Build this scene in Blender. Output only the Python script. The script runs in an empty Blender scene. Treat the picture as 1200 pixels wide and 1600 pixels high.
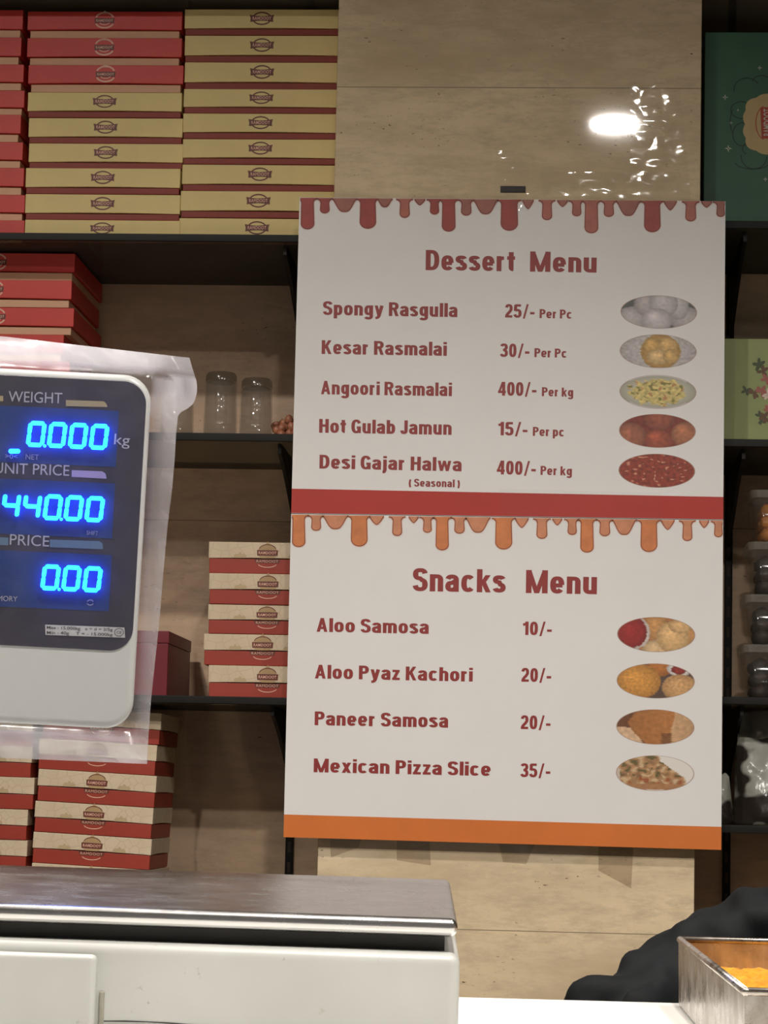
import bpy, bmesh, math, random
from mathutils import Vector, Matrix, Euler, noise
random.seed(7)
SC = bpy.context.scene
COL = SC.collection
PI = math.pi

# ------------------------------------------------------------------ camera, light, exposure
CAM_H = 1.19                      # camera height above the floor
CAM_D = 3.59998                   # distance from the menu boards (their front is the plane Y = 0)
FOCAL = 4000.0                    # focal length in pixels of the 1200 x 1600 frame
PITCH, YAW, ROLL = 0.1114209, 0.06557506, -0.02231693
CAM_M = (Matrix.Rotation(YAW, 3, 'Z') @ Matrix.Rotation(PITCH, 3, 'X') @ Matrix.Rotation(ROLL, 3, 'Y'))
CAM_P = Vector((0, -CAM_D, CAM_H))
cam_data = bpy.data.cameras.new('camera')
cam = bpy.data.objects.new('camera', cam_data)
COL.objects.link(cam)
cam_data.sensor_fit = 'VERTICAL'
cam_data.sensor_height = 36.0
cam_data.lens = FOCAL * 36.0 / 1600.0
cam_data.clip_start = 0.05
cam.matrix_world = Matrix.Translation(CAM_P) @ (CAM_M @ Matrix.Rotation(PI / 2, 3, 'X')).to_4x4()
SC.camera = cam

SC.view_settings.view_transform = 'Standard'
SC.view_settings.look = 'None'
SC.view_settings.gamma = 1.0
SC.view_settings.use_curve_mapping = False
SC.view_settings.exposure = -0.13

CEIL = 2.94
LIGHT_COL = (1.0, 0.935, 0.86)
MAIN_W, SIDE_W, SPOT_W, WORLD_S = 44.0, 18.0, 4.0, 0.17
ADDED_SPOT_W = 90.0                    # two added spotlights that brighten the lower boards and pillar foot
world = bpy.data.worlds.new('world')
SC.world = world
world.use_nodes = True
world.node_tree.nodes['Background'].inputs[0].default_value = (1.0, 0.93, 0.85, 1)
world.node_tree.nodes['Background'].inputs[1].default_value = WORLD_S


def P(px, py, Y):
    """the point of the plane Y that the photograph shows at (px, py)"""
    d = CAM_M @ Vector(((px - 600) / FOCAL, 1.0, (800 - py) / FOCAL))
    return CAM_P + d * ((Y - CAM_P.y) / d.y)


def PZ(px, py, Z):
    d = CAM_M @ Vector(((px - 600) / FOCAL, 1.0, (800 - py) / FOCAL))
    return CAM_P + d * ((Z - CAM_P.z) / d.z)


# planes of the place
Y_PIL = 0.025                     # front of the stone pillar
Y_SHELF = 0.020                   # front edge of the shelves
Y_BOX = 0.088                     # fronts of the boxes on them
Y_WALL = 0.340                    # wall behind the shelves
# the downlight whose reflection the polished stone shows
q = P(965, 195, Y_PIL)
dr = (q - CAM_P); dr.y = -dr.y
LAMP = q + dr * ((CEIL - q.z) / dr.z)
LAMPS = [(LAMP.x, LAMP.y, MAIN_W, 157), (LAMP.x - 1.20, LAMP.y + 1.15, 36.0, 152), (LAMP.x + 1.3, LAMP.y - 0.1, SIDE_W, 157),  # first is the mirrored lamp; the others are added, out of view
         (LAMP.x - 0.85, LAMP.y + 0.95, SPOT_W, 52), (LAMP.x + 0.42, LAMP.y + 0.95, SPOT_W, 52)]  # narrow lamps added only to brighten the counter top



# ------------------------------------------------------------------ materials
MATS = {}


def lin(c):
    return tuple(((x / 255.0) / 12.92 if x / 255.0 <= 0.04045 else ((x / 255.0 + 0.055) / 1.055) ** 2.4) for x in c)


def new_mat(name):
    m = bpy.data.materials.new(name)
    m.use_nodes = True
    nt = m.node_tree
    b = nt.nodes['Principled BSDF']
    MATS[name] = m
    return m, nt, b


def ramp(nt, fac, stops):
    r = nt.nodes.new('ShaderNodeValToRGB')
    el = r.color_ramp.elements
    while len(el) < len(stops):
        el.new(0.5)
    for e, (p, c) in zip(el, stops):
        e.position = p
        e.color = (*c, 1) if len(c) == 3 else c
    nt.links.new(fac, r.inputs[0])
    return r.outputs[0]


def coords(nt, scale=(1, 1, 1)):
    t = nt.nodes.new('ShaderNodeTexCoord')
    mp = nt.nodes.new('ShaderNodeMapping')
    mp.inputs['Scale'].default_value = scale
    nt.links.new(t.outputs['Object'], mp.inputs[0])
    return mp.outputs[0]


def noise_tex(nt, vec, scale, detail=4, rough=0.6):
    n = nt.nodes.new('ShaderNodeTexNoise')
    n.inputs['Scale'].default_value = scale
    n.inputs['Detail'].default_value = detail
    n.inputs['Roughness'].default_value = rough
    nt.links.new(vec, n.inputs['Vector'])
    return n.outputs['Fac']


def mix_col(nt, fac, a, b, mode='MIX'):
    n = nt.nodes.new('ShaderNodeMix')
    n.data_type = 'RGBA'
    n.blend_type = mode
    if isinstance(fac, float):
        n.inputs[0].default_value = fac
    else:
        nt.links.new(fac, n.inputs[0])
    for s, v in ((6, a), (7, b)):
        if isinstance(v, tuple):
            n.inputs[s].default_value = (*v, 1)
        else:
            nt.links.new(v, n.inputs[s])
    return n.outputs[2]


def add_bump(nt, b, h, strength=0.2, dist=0.001):
    n = nt.nodes.new('ShaderNodeBump')
    n.inputs['Strength'].default_value = strength
    n.inputs['Distance'].default_value = dist
    nt.links.new(h, n.inputs['Height'])
    nt.links.new(n.outputs[0], b.inputs['Normal'])


def mat(name, col, rough=0.5, metal=0.0, var=0.12, scale=40, bump=0.0, spec=0.5, emit=None, estr=0.0):
    """plain coloured surface with a little procedural unevenness"""
    if name in MATS:
        return MATS[name]
    m, nt, b = new_mat(name)
    v = coords(nt)
    f = noise_tex(nt, v, scale)
    c2 = tuple(max(0, x * (1 - var)) for x in col)
    c1 = tuple(min(1, x * (1 + var)) for x in col)
    nt.links.new(ramp(nt, f, [(0.3, c2), (0.7, c1)]), b.inputs['Base Color'])
    b.inputs['Roughness'].default_value = rough
    b.inputs['Metallic'].default_value = metal
    b.inputs['Specular IOR Level'].default_value = spec
    if bump:
        add_bump(nt, b, f, bump)
    if emit:
        b.inputs['Emission Color'].default_value = (*emit, 1)
        b.inputs['Emission Strength'].default_value = estr
    return m


def attr_mat(name, attr='print', rough=0.5):
    m, nt, b = new_mat(name)
    a = nt.nodes.new('ShaderNodeAttribute')
    a.attribute_name = attr
    nt.links.new(a.outputs['Color'], b.inputs['Base Color'])
    b.inputs['Roughness'].default_value = rough
    return m


def stone_mat(name, base, dark, speck, rough, seams, gain=1.0):
    """polished travertine-look tile: streaks along the bedding, pits, fine joints"""
    m, nt, b = new_mat(name)
    v = coords(nt, (1.0, 1.0, 3.2))
    f1 = noise_tex(nt, v, 2.6, 9, 0.60)
    col = ramp(nt, f1, [(0.30, dark), (0.50, base), (0.74, tuple(min(1, x * 1.16) for x in base))])
    f2 = noise_tex(nt, coords(nt, (1.0, 1.0, 3.4)), 17, 9, 0.78)
    col = mix_col(nt, ramp(nt, f2, [(0.33, (1, 1, 1)), (0.56, (0, 0, 0))]), col, tuple(x * 0.78 for x in base))
    f3 = noise_tex(nt, coords(nt, (1.0, 1.0, 2.6)), 85, 3, 0.6)
    f4 = noise_tex(nt, coords(nt, (1.0, 1.0, 2.2)), 7, 3, 0.5)
    a3 = ramp(nt, f3, [(0.655, (0, 0, 0)), (0.70, (1, 1, 1))])
    a4 = ramp(nt, f4, [(0.47, (0, 0, 0)), (0.62, (1, 1, 1))])
    mm = nt.nodes.new('ShaderNodeMath'); mm.operation = 'MULTIPLY'
    nt.links.new(a3, mm.inputs[0]); nt.links.new(a4, mm.inputs[1])
    col = mix_col(nt, mm.outputs[0], col, speck)
    t = nt.nodes.new('ShaderNodeTexCoord')
    sx = nt.nodes.new('ShaderNodeSeparateXYZ')
    nt.links.new(t.outputs['Object'], sx.inputs[0])
    for z in seams:
        s = nt.nodes.new('ShaderNodeMath'); s.operation = 'SUBTRACT'; s.inputs[1].default_value = z
        nt.links.new(sx.outputs[2], s.inputs[0])
        ab = nt.nodes.new('ShaderNodeMath'); ab.operation = 'ABSOLUTE'
        nt.links.new(s.outputs[0], ab.inputs[0])
        lt = nt.nodes.new('ShaderNodeMath'); lt.operation = 'LESS_THAN'; lt.inputs[1].default_value = 0.0007
        nt.links.new(ab.outputs[0], lt.inputs[0])
        col = mix_col(nt, lt.outputs[0], col, tuple(x * 0.45 for x in base))
    nt.links.new(col, b.inputs['Base Color'])
    b.inputs['Roughness'].default_value = rough
    return m


def film_mat(name, col, haze_attr=None, haze=0.15, gloss=0.06, rough=0.12):
    """thin clear plastic: mostly see-through, a milky share that scatters, and a sheen"""
    m, nt, b = new_mat(name)
    nt.nodes.remove(b)
    out = nt.nodes['Material Output']
    tr = nt.nodes.new('ShaderNodeBsdfTransparent')
    df = nt.nodes.new('ShaderNodeBsdfDiffuse'); df.inputs[0].default_value = (*col, 1)
    tl = nt.nodes.new('ShaderNodeBsdfTranslucent'); tl.inputs[0].default_value = (*col, 1)
    mk = nt.nodes.new('ShaderNodeMixShader'); mk.inputs[0].default_value = 0.4
    nt.links.new(df.outputs[0], mk.inputs[1]); nt.links.new(tl.outputs[0], mk.inputs[2])
    m1 = nt.nodes.new('ShaderNodeMixShader')
    n1 = noise_tex(nt, coords(nt), 22, 4)
    if haze_attr:
        a = nt.nodes.new('ShaderNodeAttribute'); a.attribute_name = haze_attr
        k = nt.nodes.new('ShaderNodeMath'); k.operation = 'MULTIPLY_ADD'
        k.inputs[1].default_value = 0.16; k.inputs[2].default_value = -0.08
        nt.links.new(n1, k.inputs[0])
        k2 = nt.nodes.new('ShaderNodeMath'); k2.operation = 'MULTIPLY_ADD'
        nt.links.new(k.outputs[0], k2.inputs[0]); nt.links.new(a.outputs['Fac'], k2.inputs[1]); nt.links.new(a.outputs['Fac'], k2.inputs[2])
        nt.links.new(k2.outputs[0], m1.inputs[0])
    else:
        m1.inputs[0].default_value = haze
    nt.links.new(tr.outputs[0], m1.inputs[1]); nt.links.new(mk.outputs[0], m1.inputs[2])
    gl = nt.nodes.new('ShaderNodeBsdfGlossy'); gl.inputs['Roughness'].default_value = rough
    m2 = nt.nodes.new('ShaderNodeMixShader'); m2.inputs[0].default_value = gloss
    nt.links.new(m1.outputs[0], m2.inputs[1]); nt.links.new(gl.outputs[0], m2.inputs[2])
    nt.links.new(m2.outputs[0], out.inputs[0])
    return m


def glass_mat(name, tint=(0.9, 0.9, 0.86), rough=0.02, ior=1.45):
    m, nt, b = new_mat(name)
    b.inputs['Base Color'].default_value = (*tint, 1)
    b.inputs['Transmission Weight'].default_value = 1.0
    b.inputs['Roughness'].default_value = rough
    b.inputs['IOR'].default_value = ior
    return m


def emit_mat(name, col, strength):
    m, nt, b = new_mat(name)
    b.inputs['Base Color'].default_value = (0.02, 0.05, 0.06, 1)
    b.inputs['Emission Color'].default_value = (*col, 1)
    b.inputs['Emission Strength'].default_value = strength
    return m


# ------------------------------------------------------------------ mesh helpers
class MB:
    """collects geometry in world coordinates and links it as ONE mesh object"""

    def __init__(self):
        self.v, self.f, self.m, self.s = [], [], [], []

    def add(self, verts, faces, mi=0, smooth=False):
        o = len(self.v)
        self.v += [tuple(x) for x in verts]
        for f in faces:
            self.f.append([i + o for i in f]); self.m.append(mi); self.s.append(smooth)
        return self

    def box(self, x0, x1, y0, y1, z0, z1, mi=0, M=None):
        vs = [Vector((x, y, z)) for z in (z0, z1) for y in (y0, y1) for x in (x0, x1)]
        if M:
            vs = [M @ p for p in vs]
        return self.add(vs, [(0, 2, 3, 1), (4, 5, 7, 6), (0, 1, 5, 4), (2, 6, 7, 3), (0, 4, 6, 2), (1, 3, 7, 5)], mi)

    def prism(self, front, back, mi=0, cap=True, smooth=False):
        n = len(front)
        fs = [(i, (i + 1) % n, n + (i + 1) % n, n + i) for i in range(n)]
        self.add(list(front) + list(back), fs, mi, smooth)
        if cap:
            self.add(front, [tuple(range(n - 1, -1, -1))], mi)
            self.add(back, [tuple(range(n))], mi)
        return self

    def tube(self, pts, rad, n=12, mi=0, cap=True, squash=None):
        pts = [Vector(p) for p in pts]
        if not hasattr(rad, '__len__'):
            rad = [rad] * len(pts)
        vs, fs = [], []
        up = Vector((0.03, 1, 0.07))
        for i, p in enumerate(pts):
            t = (pts[min(i + 1, len(pts) - 1)] - pts[max(i - 1, 0)]).normalized()
            a = t.cross(up)
            if a.length < 1e-4:
                a = t.cross(Vector((1, 0, 0)))
            a.normalize(); b = t.cross(a)
            for k in range(n):
                w = 2 * PI * k / n
                vs.append(p + (a * math.cos(w) + b * math.sin(w)) * rad[i])
        for i in range(len(pts) - 1):
            for k in range(n):
                fs.append((i * n + k, i * n + (k + 1) % n, (i + 1) * n + (k + 1) % n, (i + 1) * n + k))
        if cap:
            fs.append(tuple(range(n - 1, -1, -1)))
            fs.append(tuple((len(pts) - 1) * n + k for k in range(n)))
        return self.add(vs, fs, mi, True)

    def lathe(self, prof, c, n=32, mi=0):
        c = Vector(c)
        vs, fs = [], []
        for r, z in prof:
            for k in range(n):
                w = 2 * PI * k / n
                vs.append(c + Vector((r * math.cos(w), r * math.sin(w), z)))
        for i in range(len(prof) - 1):
            for k in range(n):
                fs.append((i * n + k, i * n + (k + 1) % n, (i + 1) * n + (k + 1) % n, (i + 1) * n + k))
        return self.add(vs, fs, mi, True)

    def ball(self, c, r, n=12, mi=0, sq=(1, 1, 1), jit=0.0):
        c = Vector(c)
        vs, fs = [], []
        k = random.random() * 50
        for i in range(n + 1):
            th = PI * i / n
            for j in range(n * 2):
                ph = PI * j / n
                d = Vector((math.sin(th) * math.cos(ph), math.sin(th) * math.sin(ph), math.cos(th)))
                rr = r * (1 + jit * noise.noise(d * 2.2 + Vector((k, k, k))))
                vs.append(c + Vector((d.x * rr * sq[0], d.y * rr * sq[1], d.z * rr * sq[2])))
        for i in range(n):
            for j in range(n * 2):
                fs.append((i * 2 * n + j, (i + 1) * 2 * n + j, (i + 1) * 2 * n + (j + 1) % (2 * n), i * 2 * n + (j + 1) % (2 * n)))
        return self.add(vs, fs, mi, True)

    def build(self, name, mats, parent=None, bevel=0.0, seg=2, smooth=None, merge=True, flat_up=False):
        me = bpy.data.meshes.new(name)
        vs = self.v
        if parent is not None:
            inv = world_of(parent).inverted()
            vs = [inv @ Vector(p) for p in vs]
        me.from_pydata([tuple(p) for p in vs], [], self.f)
        for p, mi, s in zip(me.polygons, self.m, self.s):
            p.material_index = mi
            p.use_smooth = s if smooth is None else smooth
        bm = bmesh.new(); bm.from_mesh(me)
        if merge:
            bmesh.ops.remove_doubles(bm, verts=bm.verts, dist=1e-6)
        if bevel:
            bmesh.ops.recalc_face_normals(bm, faces=bm.faces)
            es = [e for e in bm.edges if len(e.link_faces) == 2 and e.calc_face_angle(0) > 0.6]
            bmesh.ops.bevel(bm, geom=es, offset=bevel, segments=seg, profile=0.5, affect='EDGES', clamp_overlap=True)
            for f in bm.faces:
                f.smooth = True
        elif merge:
            bmesh.ops.recalc_face_normals(bm, faces=bm.faces)
        bm.to_mesh(me); bm.free()
        if not isinstance(mats, (list, tuple)):
            mats = [mats]
        for m in mats:
            me.materials.append(m)
        o = bpy.data.objects.new(name, me)
        COL.objects.link(o)
        if parent is not None:
            o.parent = parent
        if bevel:
            o.modifiers.new('weighted', 'WEIGHTED_NORMAL').keep_sharp = True
        return o


def world_of(o):
    m = o.matrix_basis.copy()
    while o.parent:
        o = o.parent
        m = o.matrix_basis @ m
    return m


def tag(o, label, cat, group=None, kind=None):
    o['label'] = label
    o['category'] = cat
    if group:
        o['group'] = group
    if kind:
        o['kind'] = kind
    return o


def thing(name, label, cat, loc=(0, 0, 0), rot=(0, 0, 0), group=None):
    o = bpy.data.objects.new(name, None)
    COL.objects.link(o)
    o.empty_display_size = 0.05
    o.location = loc
    o.rotation_euler = rot
    return tag(o, label, cat, group)


def struct(o):
    o['kind'] = 'structure'
    return o


def copy_thing(root):
    r = root.copy(); COL.objects.link(r)
    for ch in list(root.children):
        c = ch.copy(); COL.objects.link(c); c.parent = r
        for g in list(ch.children):
            d = g.copy(); COL.objects.link(d); d.parent = c
    return r


# text as flat mesh geometry, cached; returns verts normalised to cap height 1, left edge 0
TXT = {}


def text_geo(s, bold=0.0, track=1.0):
    key = (s, bold, track)
    if key in TXT:
        return TXT[key]

    def raw(t):
        cu = bpy.data.curves.new('lettering', 'FONT')
        cu.body = t
        cu.offset = bold
        cu.space_character = track
        cu.resolution_u = 4
        o = bpy.data.objects.new('lettering', cu)
        COL.objects.link(o)
        dg = bpy.context.evaluated_depsgraph_get()
        dg.update()
        me = bpy.data.meshes.new_from_object(o.evaluated_get(dg))
        vs = [(v.co.x, v.co.y) for v in me.vertices]
        fs = [tuple(p.vertices) for p in me.polygons]
        bpy.data.objects.remove(o); bpy.data.curves.remove(cu); bpy.data.meshes.remove(me)
        return vs, fs
    hv, _ = raw('H')
    y0 = min(v[1] for v in hv); cap = max(v[1] for v in hv) - y0
    vs, fs = raw(s)
    x0 = min(v[0] for v in vs); w = max(v[0] for v in vs) - x0
    TXT[key] = ([((v[0] - x0) / w, (v[1] - y0) / cap) for v in vs], fs)
    return TXT[key]


def put_text(mb, s, xl, xr, yl, yr, cap, fn, mi=0, bold=0.0, track=1.0):
    """lettering between two ends of a baseline given in picture units, laid by fn on its surface"""
    vs, fs = text_geo(s, bold, track)
    dx, dy = xr - xl, yr - yl
    L = math.hypot(dx, dy)
    ux, uy = dx / L, dy / L
    out = []
    for a, b in vs:
        h = b * cap
        out.append(fn(xl + dx * a + uy * h, yl + dy * a - ux * h))
    mb.add(out, fs, mi)


def on_plane(Y):
    return lambda px, py: P(px, py, Y)


# bold condensed sans lettering of the menu boards, drawn as strokes; cap height 1
WX, WY = 0.228, 0.172


def _E(cx, cy, rx, ry, a0, a1, n=18, ex=2.5):
    out = []
    for i in range(n + 1):
        a = math.radians(a0 + (a1 - a0) * i / n)
        c, q_ = math.cos(a), math.sin(a)
        out.append((cx + rx * math.copysign(abs(c) ** (2 / ex), c), cy + ry * math.copysign(abs(q_) ** (2 / ex), q_)))
    return out


def _rib(pts):
    """a stroke along pts, thinner where it runs level"""
    vs, fs = [], []
    n = len(pts)
    for i in range(n):
        a, b_ = pts[max(0, i - 1)], pts[min(n - 1, i + 1)]
        tx, ty = b_[0] - a[0], b_[1] - a[1]
        L = math.hypot(tx, ty) or 1
        nx, ny = -ty / L, tx / L
        h = math.hypot(nx * WX, ny * WY) / 2
        vs += [(pts[i][0] + nx * h, pts[i][1] + ny * h), (pts[i][0] - nx * h, pts[i][1] - ny * h)]
    for i in range(n - 1):
        fs.append((2 * i, 2 * i + 1, 2 * i + 3, 2 * i + 2))
    return vs, fs


def _bar(x0, x1, y0, y1):
    return [(x0, y0), (x1, y0), (x1, y1), (x0, y1)], [(0, 1, 2, 3)]


def _dg(x0, y0, x1, y1, w=0.215):
    return [(x0 - w / 2, y0), (x0 + w / 2, y0), (x1 + w / 2, y1), (x1 - w / 2, y1)], [(0, 1, 2, 3)]


def _v(x, y0, y1):
    return _bar(x - WX / 2, x + WX / 2, y0, y1)


def _h(x0, x1, y):
    return _bar(x0, x1, y - WY / 2, y + WY / 2)


_s, _b = WX / 2, WY / 2
XH = 0.745
_o = _E(.29, XH / 2, .29 - _s, XH / 2 - _b, 0, 360, 36)
_arch = lambda x0, x1: _rib(_E((x0 + x1) / 2, XH - _b - .17, (x1 - x0) / 2, .17, 180, 0, 14) + [(x1, .3), (x1, 0)])
GL = {
    'D': (.63, [_v(_s, 0, 1), _rib([(_s, 1 - _b), (.24, 1 - _b)] + _E(.26, .5, .63 - _s - .26, .5 - _b, 90, -90) + [(.24, _b), (_s, _b)])]),
    'R': (.64, [_v(_s, 0, 1), _rib([(_s, 1 - _b), (.28, 1 - _b)] + _E(.30, .72, .22, .28 - _b, 90, -90) + [(.28, .44 + _b), (_s, .44 + _b)]), _dg(.535, 0, .37, .52)]),
    'P': (.61, [_v(_s, 0, 1), _rib([(_s, 1 - _b), (.28, 1 - _b)] + _E(.29, .705, .61 - _s - .29, .295 - _b, 90, -90) + [(.28, .41 + _b), (_s, .41 + _b)])]),
    'M': (.88, [_v(_s, 0, 1), _v(.88 - _s, 0, 1), _dg(.44, 0, .11, 1, .2), _dg(.44, 0, .77, 1, .2)]),
    'S': (.60, [_rib(_E(.30, .735, .195, .265 - _b, 8, 270) + _E(.30, .29, .20, .29 - _b, 90, -172)[1:])]),
    'K': (.66, [_v(_s, 0, 1), _dg(.20, .40, .53, 1), _dg(.55, 0, .29, .62)]),
    'A': (.68, [_dg(.11, 0, .34, 1, .2), _dg(.57, 0, .34, 1, .2), _h(.18, .50, .28)]),
    'H': (.64, [_v(_s, 0, 1), _v(.64 - _s, 0, 1), _h(.1, .54, .52)]),
    'G': (.64, [_rib(_E(.33, .5, .33 - _s, .5 - _b, 28, 330)), _v(.64 - _s, 0.02, .5), _h(.36, .64, .5 - _b)]),
    'J': (.48, [_rib([(.48 - _s, 1), (.48 - _s, .5)] + _E(.23, .29, .25 - _s, .29 - _b, 0, -175))]),
    'o': (.58, [_rib(_o)]),
    'e': (.57, [_rib(_E(.285, XH / 2, .285 - _s, XH / 2 - _b, 0, 322, 30)), _h(.1, .50, XH / 2 - .02)]),
    'c': (.55, [_rib(_E(.29, XH / 2, .29 - _s, XH / 2 - _b, 42, 318, 28))]),
    's': (.52, [_rib(_E(.26, .555, .155, XH - .555 - _b, 12, 270) + _E(.26, .215, .16, .215 - _b, 90, -170)[1:])]),
    'n': (.56, [_v(_s, 0, XH), _arch(_s, .56 - _s)]),
    'h': (.56, [_v(_s, 0, 1), _arch(_s, .56 - _s)]),
    'm': (.86, [_v(_s, 0, XH), _arch(_s, .43), _arch(.43, .86 - _s)]),
    'u': (.56, [_v(.56 - _s, 0, XH), _rib([(_s, XH), (_s, .4)] + _E(.28, _b + .17, .28 - _s, .17, 180, 360, 14))]),
    'r': (.39, [_v(_s, 0, XH), _rib(_E(.36, XH - _b - .2, .36 - _s, .19, 180, 92, 10))]),
    'a': (.55, [_rib(_E(.265, XH - _b - .165, .55 - _s - .265, .165, 165, 0, 14) + [(.55 - _s, .3), (.55 - _s, 0)]), _rib([(.46, .43), (.30, .425)] + _E(.255, .235, .155, .235 - _b, 80, 290, 16) + [(.36, .12), (.46, .2)])]),
    'g': (.57, [_rib(_E(.27, XH / 2 + .02, .27 - _s, XH / 2 - .02 - _b, 0, 360, 30)), _rib([(.57 - _s, XH), (.57 - _s, .1)] + _E(.27, -.04, .30 - _s, .15, 0, -160, 14))]),
    'p': (.57, [_v(_s, -.24, XH), _rib(_E(.29, XH / 2, .28 - _s, XH / 2 - _b, 0, 360, 30))]),
    'b': (.57, [_v(_s, 0, 1), _rib(_E(.29, XH / 2, .28 - _s, XH / 2 - _b, 0, 360, 30))]),
    'y': (.58, [_dg(.29, .02, .105, XH, .205), _rib([(.48, XH), (.30, .02), (.24, -.10), (.17, -.15), (.06, -.16)])]),
    'w': (.86, [_dg(.25, 0, .10, XH, .19), _dg(.25, 0, .43, XH, .17), _dg(.61, 0, .43, XH, .17), _dg(.61, 0, .76, XH, .19)]),
    'k': (.57, [_v(_s, 0, 1), _dg(.18, .30, .46, XH), _dg(.475, 0, .27, .45)]),
    'z': (.48, [_h(.02, .46, XH - _b), _h(.01, .48, _b), _dg(.12, .08, .36, XH - .08)]),
    'x': (.56, [_dg(.11, 0, .45, XH), _dg(.45, 0, .11, XH)]),
    'i': (.205, [_v(_s, 0, XH), _v(_s, .84, 1)]),
    'l': (.205, [_v(_s, 0, 1)]),
    'j': (.26, [_rib([(.26 - _s, XH), (.26 - _s, 0), (.22 - _s, -.13), (.10, -.165), (0, -.165)]), _v(.26 - _s, .84, 1)]),
    't': (.37, [_rib([(.19, .95), (.19, .3)] + _E(.33, .2, .14, .2 - _b, 180, 262, 8)), _h(0, .37, XH - _b)]),
    '0': (.57, [_rib(_E(.285, .5, .285 - _s, .5 - _b, 0, 360, 36))]),
    '1': (.40, [_v(.40 - _s, 0, 1), _rib([(.0, .76), (.14, .79), (.26, .88)])]),
    '2': (.57, [_rib(_E(.285, .71, .285 - _s, .29 - _b, 175, 0, 16) + [(.46, .60), (.36, .44), (.19, .26), (.12, .14)]), _h(.01, .56, _b)]),
    '3': (.57, [_rib(_E(.27, .735, .18, .265 - _b, 165, -88, 18)), _rib(_E(.27, .285, .20, .285 - _b, 88, -165, 18)), _h(.2, .34, .52)]),
    '4': (.60, [_v(.43, 0, 1), _h(0, .60, .27), _dg(.10, .27, .37, 1, .17)]),
    '5': (.57, [_h(.1, .53, 1 - _b), _rib([(.13, .95), (.11, .50)]), _rib([(.10, .52), (.18, .57)] + _E(.27, .325, .20, .325 - _b, 80, -165, 18))]),
    '/': (.46, [_dg(.09, -.06, .37, 1.02, .15)]),
    '-': (.34, [_h(0, .34, .36)]),
    '(': (.26, [_rib(_E(.30, .4, .22, .62, 125, 235, 12, 2))]),
    ')': (.26, [_rib(_E(-.04, .4, .22, .62, 55, -55, 12, 2))]),
}


def condensed_geo(t, gap=0.10):
    vs, fs, x = [], [], 0.0
    for ch in t:
        if ch == ' ':
            x += .26
            continue
        w_, parts = GL[ch]
        for k_, (v_, f_) in enumerate(parts):
            o_ = len(vs)
            vs += [(a + x, b_, k_) for a, b_ in v_]
            fs += [tuple(i + o_ for i in f) for f in f_]
        x += w_ + gap
    x0 = min(v_[0] for v_ in vs); W_ = max(v_[0] for v_ in vs) - x0
    return [((a - x0) / W_, b_, k_) for a, b_, k_ in vs], fs


def rrect(x0, x1, y0, y1, r, n=6):
    """rounded rectangle outline"""
    pts = []
    for cx, cy, a0 in ((x1 - r, y1 - r, 0), (x0 + r, y1 - r, 90), (x0 + r, y0 + r, 180), (x1 - r, y0 + r, 270)):
        for i in range(n + 1):
            a = math.radians(a0 + 90 * i / n)
            pts.append((cx + r * math.cos(a), cy + r * math.sin(a)))
    return pts


ORD = ['topmost', 'second', 'third', 'fourth', 'fifth', 'sixth', 'seventh', 'eighth', 'ninth', 'tenth']

# ------------------------------------------------------------------ the room
XL, XR, YB = -2.3, 2.3, -5.2
stone_seams = [P(800, 137, Y_PIL).z, P(900, 1457, Y_PIL).z, 0.50]
M_PIL = stone_mat('polished_beige_stone', (0.74, 0.595, 0.395), (0.53, 0.40, 0.245), (0.13, 0.085, 0.045), 0.035, stone_seams)
M_ALC = stone_mat('brown_stone_tile', (0.72, 0.52, 0.35), (0.52, 0.36, 0.235), (0.18, 0.115, 0.07), 0.35, [P(300, 813, Y_WALL).z])
M_PLASTER = mat('painted_plaster', (0.17, 0.15, 0.125), 0.8, var=0.03, scale=6)
M_FLOOR = mat('floor_tile', (0.13, 0.11, 0.09), 0.3, var=0.12, scale=3)
struct(MB().box(XL, XR, YB, Y_WALL + 0.1, -0.05, 0).build('floor', M_FLOOR))
struct(MB().box(XL, XR, YB, Y_WALL + 0.1, CEIL + 0.012, CEIL + 0.1).build('ceiling', mat('dark_ceiling_panel', (0.13, 0.11, 0.09), 0.8, var=0.03, scale=6)))
struct(MB().box(XL, XR, Y_WALL, Y_WALL + 0.1, 0, CEIL + 0.012).build('wall_back', M_ALC))
struct(MB().box(XL - 0.1, XL, YB, Y_WALL + 0.1, 0, CEIL + 0.012).build('wall_left', M_PLASTER))
struct(MB().box(XR, XR + 0.1, YB, Y_WALL + 0.1, 0, CEIL + 0.012).build('wall_right', M_PLASTER))
pl, pr = P(512, 700, Y_PIL).x, P(1091, 700, Y_PIL).x
o = MB().box(pl, pr, Y_PIL, Y_WALL, 0, CEIL + 0.012).build('stone_pillar', M_PIL, bevel=0.0012, seg=1)
struct(o); o['label'] = 'broad beige stone tiled pillar behind the two menu boards'

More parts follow.
